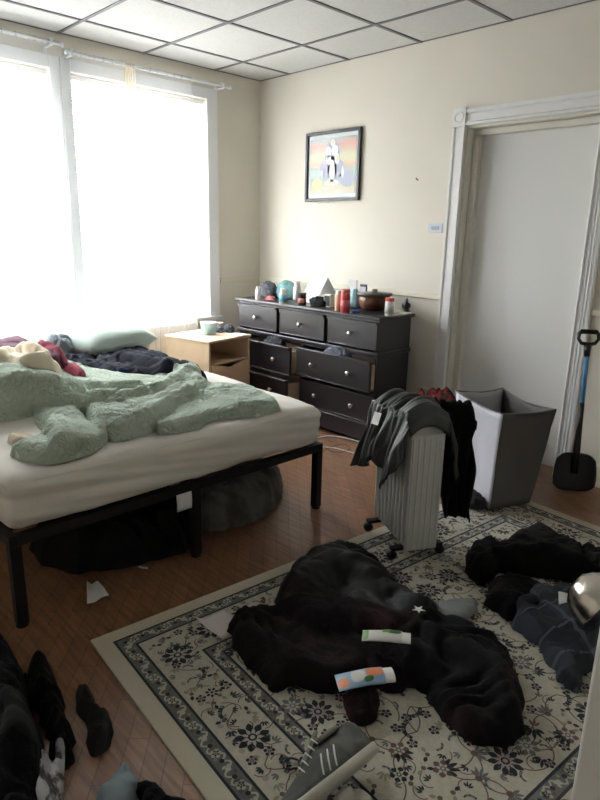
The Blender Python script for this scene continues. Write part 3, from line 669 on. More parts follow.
# ================================================================ UNDER THE BED
C_BLK = cloth('cloth_black', (.004, .004, .005), (.008, .008, .008), 12); C_GRU = cloth('cloth_grey_under', (.12, .12, .11), (.07, .07, .065), 10)
pile('grey_blanket', 'grey green blanket bundled under the bed', 'blanket', [(190, 512), (200, 490), (225, 478), (255, 470), (278, 470), (284, 480), (278, 494), (262, 508), (235, 517), (205, 520)], .17, C_GRU, .06, seed=11, freq=7, rim=.1, amp=.7)
pile('black_clothes', 'black clothing heap widened as shade deep under the bed', 'clothing', [(30, 540), (60, 515), (100, 505), (150, 500), (190, 498), (200, 520), (190, 540), (150, 552), (110, 560), (60, 562)], .14, C_BLK, .05, seed=12, freq=8, rim=.1, rolls=[([(60, 535), (110, 530)], .1, .17)])  # clothing heap, spread wide and black to stand in for under-bed shade
0 and pile('black_shoe_bag', 'small black cloth bag under the foot of the bed', 'bag', [(95, 575), (120, 565), (150, 570), (155, 582), (130, 590), (105, 590)], .07, C_BLK, .02, seed=13, freq=12, rim=.05)
def sheetpaper(name, label, cat, px, m, z, seed=0, curl=.012):
    q = [Vector(P(u, v, z)) for u, v in px]
    def fn(a, b):
        p = (q[0] * (1 - a) + q[1] * a) * (1 - b) + (q[3] * (1 - a) + q[2] * a) * b
        return (p.x, p.y, z + curl * (abs(a - .5) * 2) ** 2 * (.6 + .4 * math.sin(b * 4 + seed)) + .003 * math.sin(a * 9 + b * 7 + seed))
    return tag(MB().grid(fn, 10, 10).build(name, m, smooth=True, solid=.0008), label, cat)
M_NOTE = mat('note_white', (.66, .67, .66), .8)
sheetpaper('paper_scrap', 'torn white paper scrap on the wood floor below the bed', 'paper', [(87, 584), (98, 583), (109, 595), (87, 605)], M_NOTE, .004, 1)
# paper label hanging off bed rail
a0, a1 = P(169, 497, .30), P(189, 495, .30)
tg = MB().grid(lambda a, b: (2.165 + .004 * math.sin(b * 3), a0[1] + (a1[1] - a0[1]) * a, .325 - .075 * b), 5, 5).build('hanging_tag', M_NOTE, bed, smooth=True, solid=.0008)
tg.location = (-.15 + .003, 2.925, 0); tg['label'] = 'white paper tag hanging from the rail'
for (u, v, s, lb) in ((62, 541, .012, 'tiny pale crumb under the bed near the heap'), (139, 568, .02, 'small pale plastic bit under the bed'), (78, 547, .03, 'thin pale straw under the bed')):
    c = P(u, v, 0); mb = MB(); mb.tube([(0, 0, .004), (s, s * .4, .006), (s * 1.6, s * 1.1, .004)], .004, 6)
    tag(mb.build('litter_bit', M_NOTE, loc=(c[0] + .0, c[1], .001), smooth=True), lb, 'litter')

# ================================================================ RUG
RU = Vector((.99616, -.0875, 0)); RV = Vector((.0875, .99616, 0)); RO = Vector((2.386, -2.771, 0)); RWd, RLn = 1.60, 2.30
R_CREAM = mat('rug_cream', (.46, .44, .36), .95, bump=(400, .5, .002), var=(60, (.41, .39, .32), .4, .6)); R_EDGE = mat('rug_edge', (.47, .44, .345), .95, bump=(400, .5, .002))
R_NAVY = mat('rug_navy', (.022, .024, .032), .95); R_SLATE = mat('rug_slate', (.13, .135, .135), .95); R_BROWN = mat('rug_brown', (.14, .085, .07), .95); R_OLIVE = mat('rug_olive', (.24, .24, .16), .95); R_MAUVE = mat('rug_mauve', (.33, .27, .27), .95)
rug = empty('rug', RO, math.atan2(RU.y, RU.x), 'cream floral area rug with dark scrolling border bands', 'rug')
MB().box((0, 0, .0005), (RWd, RLn, .008)).build('binding', R_EDGE, rug, bevel=.003)
rg = MB(); TZ = .0084
def rect(a, m, z):   # frame inset a
    rg.mi = m; rg.poly([(a, a, z), (RWd - a, a, z), (RWd - a, RLn - a, z), (a, RLn - a, z)])
rect(.058, 1, TZ); rect(.066, 2, TZ + .0003); rect(.114, 1, TZ + .0006); rect(.122, 0, TZ + .0009); rect(.277, 1, TZ + .0012); rect(.285, 2, TZ + .0015); rect(.327, 1, TZ + .0018); rect(.335, 0, TZ + .0021)
ZM = TZ + .0025
def petal(cx, cy, r0, r1, ang, w, m, z=ZM):
    c, s = math.cos(ang), math.sin(ang); pts = []
    prof = [(0, 0), (.25, .7), (.55, 1), (.85, .55), (1, 0), (.85, -.55), (.55, -1), (.25, -.7)]
    for t, q in prof:
        a = r0 + (r1 - r0) * t; b_ = w * q; pts.append((cx + a * c - b_ * s, cy + a * s + b_ * c, z))
    rg.mi = m; rg.poly(pts)
def disc(cx, cy, r, m, z=ZM, n=10):
    rg.mi = m; rg.poly([(cx + r * math.cos(2 * PI * i / n), cy + r * math.sin(2 * PI * i / n), z) for i in range(n)])
def strip(pts, w, m, z=ZM - .0002):
    rg.mi = m
    for i in range(len(pts) - 1):
        a = Vector((*pts[i], 0)); b_ = Vector((*pts[i + 1], 0)); d = b_ - a
        if d.length < 1e-6: continue
        nrm = Vector((-d.y, d.x, 0)).normalized() * w / 2
        rg.poly([(a.x + nrm.x, a.y + nrm.y, z), (b_.x + nrm.x, b_.y + nrm.y, z), (b_.x - nrm.x, b_.y - nrm.y, z), (a.x - nrm.x, a.y - nrm.y, z)])
def flower(cx, cy, r, n, mo, mi, rot=0):
    for k in range(n): petal(cx, cy, r * .3, r, rot + 2 * PI * k / n, r * .6 * PI / n * 1.0, mo)
    for k in range(n): petal(cx, cy, r * .18, r * .6, rot + 2 * PI * (k + .5) / n, r * .3 * PI / n, mi, ZM + .0003)
    disc(cx, cy, r * .26, mo, ZM + .0004); disc(cx, cy, r * .14, mi, ZM + .0006)
def sprig(cx, cy, r, ang, m, n=5):
    for k in range(n):
        a = ang + (k - (n - 1) / 2) * .5; petal(cx, cy, r * .15, r * (1 - .12 * abs(k - (n - 1) / 2)), a, r * .12, m)
def palm(cx, cy, r, ang, m, m2):   # curled acanthus leaf
    pts = [(cx + r * math.cos(ang + t) * (1 - t * .2), cy + r * math.sin(ang + t) * (1 - t * .2)) for t in [i * .25 for i in range(9)]]
    for i, p in enumerate(pts[:-1]): petal(p[0], p[1], 0, r * .42 * (1 - .05 * i), ang + i * .25 + .9, r * .13, m if i % 3 else m2)
    strip(pts, r * .12, m)
def arc(cx, cy, r, a0, a1, n=14, k=0): return [(cx + (r - k * i / n) * math.cos(a0 + (a1 - a0) * i / n), cy + (r - k * i / n) * math.sin(a0 + (a1 - a0) * i / n)) for i in range(n + 1)]
R2 = random.Random(11)
def along(inset, step):
    """points down the centre line of a border band"""
    out = []
    for (ax, ay, bx_, by, an_) in ((inset, inset, RWd - inset, inset, 0), (RWd - inset, inset, RWd - inset, RLn - inset, PI / 2), (RWd - inset, RLn - inset, inset, RLn - inset, PI), (inset, RLn - inset, inset, inset, -PI / 2)):
        Ls = math.hypot(bx_ - ax, by - ay); n = max(1, round(Ls / step))
        for i in range(n): out.append((ax + (bx_ - ax) * (i + .5) / n, ay + (by - ay) * (i + .5) / n, an_, Ls / n))
    return out
for inset, hw, step in ((.09, .024, .062), (.306, .022, .058)):     # dark scroll bands
    for i, (x, y, a, st) in enumerate(along(inset, step)):
        c, s = math.cos(a), math.sin(a)
        flip = 1 if i % 2 else -1
        rg_pts = [(x + c * t * st - s * flip * hw * .75 * math.sin(t * 2 * PI), y + s * t * st + c * flip * hw * .75 * math.sin(t * 2 * PI)) for t in [j / 10 - .5 for j in range(11)]]
        strip(rg_pts, .006, 0, ZM)
        if i % 2: flower(x, y, .017, 5, 0, 1, a)
        else: disc(x, y, .009, 0, ZM + .0002, 8)
        disc(x + c * st * .28 + s * flip * hw * .5, y + s * st * .28 - c * flip * hw * .5, .006, 3 if i % 3 else 5, ZM + .0002, 6)
        for q in (-1, 1): petal(x - c * st * .2, y - s * st * .2, 0, .016, a + q * 1.2, .004, 0)
        disc(x + c * st * .5, y + s * st * .5, .0075, 1, ZM + .0003, 7)
for i, (x, y, a, st) in enumerate(along(.2, .105)):                # cream border, flowers and leaves
    k = i % 4; c, s = math.cos(a), math.sin(a)
    if k == 0: flower(x, y, .052, 9, 1, 6, a)
    elif k == 2: flower(x, y, .036, 7, 6, 1, a); flower(x - s * .05, y + c * .05, .02, 5, 1, 0, a)
    else: palm(x, y, .036, a + (PI if k == 3 else 0), 1, 2)
    for q in (-1, 1):
        sprig(x + c * st * .45 - s * q * .035, y + s * st * .45 + c * q * .035, .03, a + q * .8 + R2.random(), (1, 2, 5)[R2.randrange(3)], 4)
        disc(x + c * st * .2 - s * q * .05, y + s * st * .2 + c * q * .05, .009, 6 if q > 0 else 4, ZM, 7)
    strip([(x + c * t * st - s * .03 * math.sin(t * 6 + i), y + s * t * st + c * .03 * math.sin(t * 6 + i)) for t in [j / 8 - .5 for j in range(9)]], .0035, 3)
# field : mirrored vines with big flowers
fx0, fy0, fx1, fy1 = .36, .36, RWd - .36, RLn - .36; pts = []
tries = 0
while len(pts) < 260 and tries < 14000:
    tries += 1; x = fx0 + R2.random() * (fx1 - fx0); y = fy0 + R2.random() * (fy1 - fy0)
    if all(math.hypot(x - q[0], y - q[1]) > .078 for q in pts): pts.append((x, y))
for i, (x, y) in enumerate(pts):
    t = i % 7; a = R2.random() * 6.28
    if t == 0: flower(x, y, .050, 10, 1, 4, a)
    elif t == 1: flower(x, y, .038, 8, 2, 6, a); sprig(x + .05, y, .04, a, 1)
    elif t == 2: palm(x, y, .04, a, 1, 2)
    elif t == 3: flower(x, y, .03, 6, 3, 6, a); sprig(x, y, .05, a + 2, 1, 4)
    elif t == 4: sprig(x, y, .05, a, 1, 6); sprig(x, y, .035, a + PI, 3, 3)
    elif t == 5: flower(x, y, .026, 6, 1, 0, a); sprig(x - .03, y - .02, .035, a, 5, 4)
    else: sprig(x, y, .04, a, 2, 5); disc(x, y, .01, 3)
    # a curling vine to a neighbour
    near = sorted(pts, key=lambda q: math.hypot(q[0] - x, q[1] - y))[1:3]
    for q in near[:1 + i % 2]:
        mxp, myp = (x + q[0]) / 2 + (q[1] - y) * .35, (y + q[1]) / 2 - (q[0] - x) * .35
        strip([((1 - k) ** 2 * x + 2 * k * (1 - k) * mxp + k * k * q[0], (1 - k) ** 2 * y + 2 * k * (1 - k) * myp + k * k * q[1]) for k in [j / 10 for j in range(11)]], .0038, 3)
    if i % 5 == 0: strip(arc(x, y, .085, a, a + 3.6, 16, .03), .0038, 3)
allp = list(pts); n_ = 0; tries = 0
while n_ < 900 and tries < 30000:
    tries += 1; x = .14 + R2.random() * (RWd - .28); y = .14 + R2.random() * (RLn - .28); e_ = min(x, y, RWd - x, RLn - y)
    if .262 < e_ < .352 or not all(math.hypot(x - q[0], y - q[1]) > .036 for q in allp): continue
    allp.append((x, y)); n_ += 1; a = R2.random() * 6.28; t = n_ % 5
    if t == 0: flower(x, y, .017, 5, 1, 4, a)
    elif t == 1: sprig(x, y, .026, a, 2, 3)
    elif t == 2: sprig(x, y, .024, a, 1, 4); strip(arc(x, y, .03, a, a + 2.5, 8, .01), .003, 3)
    elif t == 3: disc(x, y, .007, 3); petal(x, y, .008, .028, a, .006, 5); petal(x, y, .008, .028, a + 2.2, .006, 1)
    else: palm(x, y, .02, a, 2, 1)
rg.build('pile', [R_CREAM, R_NAVY, R_SLATE, R_BROWN, R_MAUVE, R_OLIVE, mat('rug_pale', (.42, .40, .36), .95)], rug)
# raise support over the rug
X, Y = np.meshgrid((np.arange(500) + .5) / 100, (np.arange(450) + .5) / 100 - 4.4, indexing='ij')
uu = (X - RO.x) * RU.x + (Y - RO.y) * RU.y; vv_ = (X - RO.x) * RV.x + (Y - RO.y) * RV.y
HM['floor'][(uu > -.01) & (uu < RWd + .01) & (vv_ > -.01) & (vv_ < RLn + .01)] = .0125
def fz(x, y): return float(hm('floor', np.array([x]), np.array([y]))[0])
def on_floor(u, v, dz=0):
    x, y, _ = P(u, v, dz); return (x, y, fz(x, y) + .001)

# ================================================================ RADIATOR HEATER and draped jackets
HA = math.radians(-28); HC = (2.675, -1.40); 
rad = empty('radiator_heater', (HC[0], HC[1], .0125), HA, 'white ribbed oil radiator heater on black casters buried under a jacket', 'heater')
M_RAD = mat('radiator_enamel', (.42, .43, .42), .4)
nf = 9; Lr, Wr, Hr = .33, .165, .60
for k in range(nf):
    x = -Lr / 2 + (k + .5) * Lr / nf
    out = []
    for a, b_ in ((-1, 0), (1, 1)): pass
    hw = Wr / 2; r = .05; prof = []
    for cx, cy, a0 in ((hw - r, Hr - r, 0), (-hw + r, Hr - r, PI / 2), (-hw + .03, .06 + .03, PI), (hw - .03, .06 + .03, 3 * PI / 2)):
        rr = r if cy > .3 else .03
        for j in range(6): t = a0 + j / 5 * PI / 2; prof.append((cx + rr * math.cos(t), cy + rr * math.sin(t)))
    mb = MB(); n = len(prof); vs = []
    for dx, sc in ((-.013, .94), (-.006, .985), (0, 1), (.006, .985), (.013, .94)):
        vs += [(x + dx, p[0] * sc, .33 + (p[1] - .33) * (1 - (1 - sc) * .4)) for p in prof]
    fs = [(l * n + i, l * n + (i + 1) % n, (l + 1) * n + (i + 1) % n, (l + 1) * n + i) for l in range(4) for i in range(n)] + [tuple(range(n)), tuple(range(4 * n, 5 * n))]
    mb.add(vs, fs); mb.build('fin', M_RAD, rad, smooth=True)
MB().box((-Lr / 2 - .03, -Wr / 2 + .015, .07), (-Lr / 2 - .001, Wr / 2 - .015, Hr - .02)).build('control_panel', mat('panel_grey', (.36, .37, .37), .5), rad, bevel=.012, seg=3)
mb = MB(); mb.box((Lr / 2 + .001, -Wr / 2 + .006, .05), (Lr / 2 + .008, Wr / 2 - .006, Hr - .03))
for k in range(6): y = -Wr / 2 + .018 + k * (Wr - .036) / 5; mb.box((Lr / 2 + .007, y - .005, .055), (Lr / 2 + .012, y + .005, Hr - .04))
mb.build('end_grille', mat('grille_enamel', (.50, .51, .50), .4), rad, bevel=.003)
MB().tube([(-Lr / 2, 0, .075), (Lr / 2, 0, .075)], .012, 8).build('core_pipe', M_RAD, rad)
for x in (-Lr / 2 + .03, Lr / 2 - .03):
    mb = MB(); mb.box((x - .015, -.12, .045), (x + .015, .12, .058)); mb.build('caster_bracket', M_BLACK, rad)
    for y in (-.115, .115):
        mb = MB(); mb.lathe([(.008, -.014), (.021, -.012), (.0225, 0), (.021, .012), (.008, .014)], 16, T=Matrix.Translation((x, y, .0226)) @ Matrix.Rotation(PI / 2, 4, 'Y')); mb.build('caster', PK, rad, smooth=True)

def drape(name, label, cat, c, rz, L_, W_, top, hang_f, hang_b, m, seed, fold=.03, nu=90, nv=110, x0=-.5, x1=.5, spread=.05, r=.06, edge=.06, zb=.0):
    """cloth hung over a narrow ridge: a along the ridge, b from the front hem over the top to the back hem"""
    cz, sz = math.cos(rz), math.sin(rz)
    def fn(a, b):
        xx = (x0 + (x1 - x0) * a)
        hf = hang_f(a); hb = hang_b(a)
        arc_ = W_ + .0; tot = hf + arc_ + hb; s = b * tot
        n1 = float(pn(np.array([a * 9 + seed]), np.array([b * 1.6 + seed * 3]))[0]); n2 = float(pn(np.array([a * 19 + seed * 2]), np.array([b * 3 + 5]))[0]); n3 = float(pn(np.array([a * 5 + seed]), np.array([b * 4.5]))[0])
        if s < hf:
            d = hf - s; t = d / max(hf, .01); off = fold * (1.2 * n1 + .6 * n2) * min(1, .25 + d / .15) + .012 * n3
            y = -W_ / 2 - .012 - spread * t + off; z = top - d
        elif s < hf + arc_:
            q = (s - hf) / arc_; y = (-.5 + q) * (W_ + .024); z = top + .045 * math.sin(q * PI) + fold * (.7 * n1 + .5 * n3) + .02 * n2
        else:
            d = s - hf - arc_; t = d / max(hb, .01); y = W_ / 2 + .012 + spread * t + fold * (1.2 * n1 + .6 * n2) * min(1, .25 + d / .15); z = top - d
        # round the ends down
        e = max(0, abs(a - .5) * 2 - .82) / .18; xx_ = xx * L_
        z -= edge * e * e * (1 if s >= hf and s <= hf + arc_ else .3)
        xx_ += .022 * n3 * min(1, abs(z - top) / .1)
        return (c[0] + xx_ * cz - y * sz, c[1] + xx_ * sz + y * cz, max(z, zb))
    o = MB().grid(fn, nu, nv).build(name, m, None, smooth=True, solid=.006)
    return tag(o, label, cat)
C_JK = mat('jacket_grey', (.040, .044, .043), .5, bump=(90, .4, .003), spec=.45, var=(6, (.028, .031, .031), .4, .7)); C_BK2 = cloth('cloth_black2', (.003, .003, .0035), b=(90, .4, .004))
TOPR = .0125 + Hr + .03
jk = drape('grey_jacket', 'dark grey rain jacket draped over the white heater', 'jacket', HC, HA, Lr, Wr, TOPR,
      lambda a: .27 + .05 * math.sin(a * 8 + 1) - .14 * max(0, a - .8) / .2, lambda a: .25, C_JK, 2.2, .034, x0=-.66, x1=.56, spread=.06)
# sewn white label on the jacket
q = P(378.5, 418, .60); d_ = (Vector(CAM) - Vector(q)).normalized()
lt = MB(); 
jb = drape('black_coat', 'black coat hanging down the door side of the white heater', 'coat', (HC[0] + .10, HC[1] + .07), HA + math.radians(72), .26, .10, TOPR + .0,
      lambda a: .10 + .34 * min(1, max(0, a - .2) / .35), lambda a: .12, C_BK2, 5.1, .026, 60, 80, x0=-.4, x1=.55, spread=.04)
lb = MB().grid(lambda a, b: (a * .04, 0, -b * .055), 3, 3).build('care_label', mat('label_white', (.85, .85, .83), .7), jk, solid=.001)
lb['label'] = 'small white fabric label on the jacket'
LBL = lb

# ================================================================ GREY FABRIC HAMPER
hp = empty('laundry_hamper', (2.73, -.67, 0), 0, 'collapsible grey fabric laundry hamper with open square top', 'hamper')
z1 = .565; T4 = [P(456, 390.5, z1), P(503, 414, z1 - .0), P(556, 409.5, z1), P(503, 388, z1)]
B4 = [P(458.5, 486, 0), P(489, 512, 0), P(529, 505, 0), None]; B4[3] = tuple(B4[0][i] + B4[2][i] - B4[1][i] for i in range(3))
hc = Vector((2.73, -.67, 0)); T4 = [Vector(p) - hc for p in T4]; B4 = [Vector(p) - hc for p in B4]
base_z = .0135
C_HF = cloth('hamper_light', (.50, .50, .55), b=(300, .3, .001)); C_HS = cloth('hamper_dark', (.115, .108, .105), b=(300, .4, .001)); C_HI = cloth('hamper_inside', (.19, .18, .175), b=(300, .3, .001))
sag = [.022, .012, .02, .012]
def side(i, inner=0):
    a0, a1, b0, b1 = T4[i], T4[(i + 1) % 4], B4[i], B4[(i + 1) % 4]
    ctr_t = sum(T4, Vector()) / 4; ctr_b = sum(B4, Vector()) / 4
    def fn(a, b):
        t = a0.lerp(a1, a); q = b0.lerp(b1, a); q = Vector((q.x, q.y, base_z)); p = q.lerp(t, b)
        c = ctr_b.lerp(ctr_t, b); k = .93 if inner else 1
        s_ = 4 * a * (1 - a)
        p.z -= sag[i] * s_ * b ** 3
        dirc = Vector((c.x - p.x, c.y - p.y, 0)).normalized()
        p += dirc * (.02 * s_ * math.sin(b * PI) + .014 * s_ * b ** 2 + .003 * math.sin(a * 9 + b * 8))
        if inner: p += dirc * .004
        return p
    return MB().grid(fn, 16, 16)
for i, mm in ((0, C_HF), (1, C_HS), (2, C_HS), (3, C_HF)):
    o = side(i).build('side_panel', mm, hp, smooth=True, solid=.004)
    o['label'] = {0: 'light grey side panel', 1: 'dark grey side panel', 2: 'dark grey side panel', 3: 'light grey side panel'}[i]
mb = MB()
for i in range(4):
    a0, a1 = T4[i], T4[(i + 1) % 4]; ct = sum(T4, Vector()) / 4; pp = []
    for k in range(13):
        a = k / 12; s_ = 4 * a * (1 - a); p = a0.lerp(a1, a); d = Vector((ct.x - p.x, ct.y - p.y, 0)).normalized(); p = p + d * .014 * s_; p.z -= sag[i] * s_; pp.append(p)
    mb.tube(pp, .0042, 6)
mb.build('rim_binding', cloth('binding_grey', (.17, .165, .16)), hp, smooth=True)
mb = MB(); mb.poly([(p.x * .99, p.y * .99, base_z) for p in B4]); mb.build('bottom_panel', C_HS, hp, solid=.003)

# ================================================================ SNOW SHOVEL
b0 = Vector(P(575, 490, 0)); gp = Vector((2.868, -.075, .87)); base = Vector((2.948, -.185, .004))
sh = empty('shovel', base, 0, 'compact black shovel with blue shaft leaning by the door casing', 'shovel')
axis = (gp - base).normalized(); side_ = Vector((.80, .60, 0)); side_ = (side_ - axis * side_.dot(axis)).normalized(); nrm_ = axis.cross(side_).normalized()
if nrm_.y > 0: nrm_ = -nrm_
TM = Matrix((( side_.x, nrm_.x, axis.x, 0), (side_.y, nrm_.y, axis.y, 0), (side_.z, nrm_.z, axis.z, 0), (0, 0, 0, 1)))
M_SB = mat('shovel_black', (.004, .004, .005), .35)
def blade(a, b):
    u = 2 * a - 1; w = .108 + .012 * math.sin(b * PI) - .012 * b
    # rounded corners
    cz = 1 - .035 * abs(u) ** 6 if b > .5 else 1
    z = b * .215 * (1) ; 
    if b < .15: z += .03 * abs(u) ** 5 * (1 - b / .15)
    if b > .85: z -= .03 * abs(u) ** 5 * (b - .85) / .15
    return (u * w, -.006 - .022 * (1 - u * u) * 1.0 + .012 * math.sin(abs(u) * 9) * 0 + (.012 if abs(u) < .12 else 0) * 0, z)
MB().grid(blade, 22, 16, TM).build('blade', M_SB, sh, smooth=True, solid=.007)
for x in (-.075, .085): MB().lathe([(.009, 0), (.009, .002), (.006, .003)], 12, T=TM @ Matrix.Translation((x, -.0215, .192)) @ Matrix.Rotation(PI / 2, 4, 'X')).build('rivet', PW, sh)
MB().tube([TM @ Vector((0, -.022, .10)), TM @ Vector((0, -.014, .25)), TM @ Vector((0, -.004, .38)), TM @ Vector((0, 0, .5))], [.020, .019, .014, .013], 12).build('socket', M_SB, sh, smooth=True)
LS = (gp - base).length - .06
MB().tube([TM @ Vector((0, 0, .49)), TM @ Vector((0, 0, LS - .02))], .0125, 12).build('shaft', mat('shaft_blue', (.06, .22, .42), .35), sh, smooth=True)
gpnts = [(0, 0, LS - .05), (-.0, 0, LS)]
mb = MB(); mb.tube([TM @ Vector((0, 0, LS - .06)), TM @ Vector((0, 0, LS + .008))], [.015, .02], 10)
loop = [(-.0, LS + .005), (-.035, LS + .012), (-.052, LS + .035), (-.05, LS + .062), (-.04, LS + .075), (.04, LS + .075), (.05, LS + .062), (.052, LS + .035), (.035, LS + .012), (0, LS + .005)]
mb.tube([TM @ Vector((x, 0, z)) for x, z in loop], [.012, .01, .009, .011, .0135, .0135, .011, .009, .01, .012], 10)
mb.build('grip', M_SB, sh, smooth=True)

# pile of clothes between dresser and hamper
C_PLR = cloth('cloth_redplaid', (.20, .03, .03), (.04, .02, .02), 14, .45, .55); C_ORG = cloth('cloth_orange', (.38, .12, .07), (.06, .03, .02), 18, .45, .55)
pile('red_clothes', 'red and black plaid clothing heaped behind the heater by the casing', 'clothing', [(1.86, -.42), (1.95, -.16), (2.15, -.12), (2.34, -.2), (2.40, -.36), (2.30, -.5), (2.1, -.6), (1.93, -.56)], .27, C_PLR, seed=21, freq=7, rim=.12, world=True, res=.015, rolls=[([(1.98, -.3), (2.15, -.3)], .16, .36)])
lump('orange_towel', 'orange and black crumpled towel on the red clothes heap', 'clothing', (2.30, -.52, .155), (.28, .22, .2), C_ORG, 22, 14)
lump('rolled_socks', 'pair of rolled dark grey socks at the foot of the hamper', 'socks', on_floor(471, 508), (.15, .09, .075), cloth('sock_grey', (.04, .04, .045)), 23, 25)

# cords near dresser
def cord(name, label, px, r, m, z=.006):
    pts = [Vector((*P(u, v, z)[:2], z)) for u, v in px]; pts = [Vector(p) for p in catmull([tuple(p) for p in pts], 6, False)]
    return tag(MB().tube(pts, r, 7).build(name, m, smooth=True), label, 'cord')
cord('extension_cord', 'white extension cord looping on the floor by the bed corner', [(300, 447), (318, 438), (330, 436), (345, 438), (360, 442), (368, 447), (376, 452)], .004, PW)
cord('extension_cord', 'second white cord running beside the red plug', [(322, 447), (335, 448), (350, 452), (362, 455), (380, 457)], .003, PW, .005)
cord('charger_cable', 'thin black cable curling on the wood floor near the bed corner', [(322, 446), (332, 451), (342, 452), (350, 448), (343, 444), (331, 447), (322, 452)], .002, PK, .004)
c = P(364, 450, .02); e = empty('power_plug', (c[0], c[1], .001), .6, 'red plug block on the floor beside the draped heater', 'plug')
MB().cbox((0, 0, .028), (.07, .045, .055)).build('plug_body', mat('plug_red', (.6, .05, .07), .4), e, bevel=.012, seg=3)
MB().tube([(.03, 0, .04), (.06, .01, .02), (.1, .03, .0075)], .0045, 7).build('plug_cord', PW, e, smooth=True)

# ================================================================ CLOTHES ON THE RUG
C_JB = mat('jacket_black', (.006, .007, .0075), .55, bump=(60, .4, .004), spec=.35); C_SW = cloth('sweater_maroon', (.007, .004, .005), (.040, .012, .014), 6, .54, .72, b=(120, .8, .006))
C_DRS = cloth('dress_black', (.005, .005, .006), (.035, .013, .014), 5, .56, .72, b=(90, .6, .005)); C_GR2 = cloth('cloth_pale_grey', (.22, .24, .24))
C_FUZ = cloth('fleece_black', (.0025, .0025, .003), b=(60, 1, .01))
pile('black_jacket', 'black zip jacket with small white star lying on the rug', 'jacket', [(275, 603), (284, 582), (298, 563), (322, 551), (348, 548), (370, 557), (392, 578), (412, 598), (434, 604), (440, 620), (432, 640), (405, 650), (370, 645), (330, 640), (290, 628)], .085, C_JB, .03, seed=31, freq=6, ang=.3, rim=.07, rolls=[([(300, 580), (335, 562), (370, 572)], .10, .13), ([(395, 590), (420, 610)], .06, .09)])
pile('maroon_sweater', 'dark maroon sweater spread on the rug under two tubes', 'sweater', [(228, 628), (236, 613), (256, 606), (276, 610), (300, 606), (330, 612), (365, 622), (400, 630), (430, 640), (440, 660), (425, 680), (395, 688), (360, 684), (325, 690), (290, 682), (275, 690), (262, 674), (240, 655)], .06, C_SW, .03, seed=32, freq=7, ang=-.4, rim=.05, amp=.9, rolls=[([(240, 630), (270, 640), (300, 660)], .07, .08)])
pile('black_dress', 'black and maroon dress crumpled at the door side of the sweater', 'dress', [(408, 640), (432, 622), (455, 622), (480, 634), (505, 648), (520, 680), (526, 710), (518, 738), (495, 743), (465, 735), (440, 712), (425, 692), (405, 680), (400, 660)], .07, C_DRS, .03, seed=33, freq=7, ang=1.1, rim=.06, rolls=[([(440, 640), (480, 660), (510, 700)], .08, .085)])
pile('grey_scarf', 'pale grey cloth folded between the jacket and black dress', 'scarf', [(434, 604), (450, 600), (476, 600), (478, 610), (462, 620), (440, 624)], .035, C_GR2, .03, seed=34, freq=10, rim=.03, res=.009)
pile('maroon_sock', 'small dark maroon sock on the rug below the orange tube', 'sock', [(344, 700), (352, 690), (372, 688), (380, 700), (376, 718), (362, 726), (348, 718)], .05, C_SW, .02, seed=35, freq=14, rim=.04, res=.008, jag=.004)
pile('black_fleece', 'black fleece garment at the far corner of the rug', 'clothing', [(464, 562), (470, 548), (484, 542), (500, 545), (520, 534), (540, 530), (556, 540), (575, 548), (600, 552), (640, 562), (640, 592), (600, 584), (560, 578), (520, 573), (498, 570), (486, 582), (472, 578)], .075, C_FUZ, .03, seed=36, freq=8, rim=.06, rolls=[([(480, 560), (530, 550), (600, 570)], .07, .11)])
pile('black_hat', 'black knit hat on the rug beside the grey plaid shirt', 'hat', [(488, 590), (495, 580), (515, 578), (540, 588), (552, 600), (535, 612), (515, 618), (498, 612), (488, 602)], .075, C_FUZ, .03, seed=37, freq=7, rim=.08, amp=.4)
# plaid shirt
C_PLD = mat('shirt_slate', (.042, .048, .062), .85, bump=(140, .4, .003), spec=.3)
nt = C_PLD.node_tree; b = nt.nodes['Principled BSDF']; N = nt.nodes.new; L = nt.links.new
tc = N('ShaderNodeTexCoord'); mp = N('ShaderNodeMapping'); mp.inputs['Rotation'].default_value = (0, 0, .5); L(tc.outputs['Object'], mp.inputs[0])
prev = None
base_rgb = N('ShaderNodeRGB'); base_rgb.outputs[0].default_value = (.038, .044, .058, 1); prev = base_rgb.outputs[0]
for dirn, colr, sc, th in (('X', (.012, .013, .02, 1), 11, .55), ('Y', (.012, .013, .02, 1), 11, .55), ('X', (.12, .145, .19, 1), 17, .985), ('Y', (.12, .145, .19, 1), 9, .99)):
    wv = N('ShaderNodeTexWave'); wv.bands_direction = dirn; wv.inputs['Scale'].default_value = sc / 6; wv.inputs['Distortion'].default_value = .4; wv.inputs['Detail'].default_value = 1; L(mp.outputs[0], wv.inputs[0])
    rp = N('ShaderNodeMath'); rp.operation = 'GREATER_THAN'; rp.inputs[1].default_value = th; L(wv.outputs['Fac'], rp.inputs[0])
    ml = N('ShaderNodeMath'); ml.operation = 'MULTIPLY'; ml.inputs[1].default_value = .5; L(rp.outputs[0], ml.inputs[0])
    mx = N('ShaderNodeMix'); mx.data_type = 'RGBA'; L(ml.outputs[0], mx.inputs['Factor']); L(prev, mx.inputs['A']); mx.inputs['B'].default_value = colr; prev = mx.outputs['Result']
L(prev, b.inputs['Base Color'])
shirt = pile('plaid_shirt', 'dark slate plaid shirt with white tag crumpled on the rug', 'shirt', [(513, 618), (525, 606), (545, 592), (565, 586), (590, 588), (625, 596), (635, 640), (610, 672), (590, 664), (578, 688), (560, 678), (548, 660), (534, 640), (520, 632)], .065, C_PLD, .03, seed=38, freq=7, ang=.8, rim=.05, rolls=[([(560, 600), (600, 630)], .1, .09)])

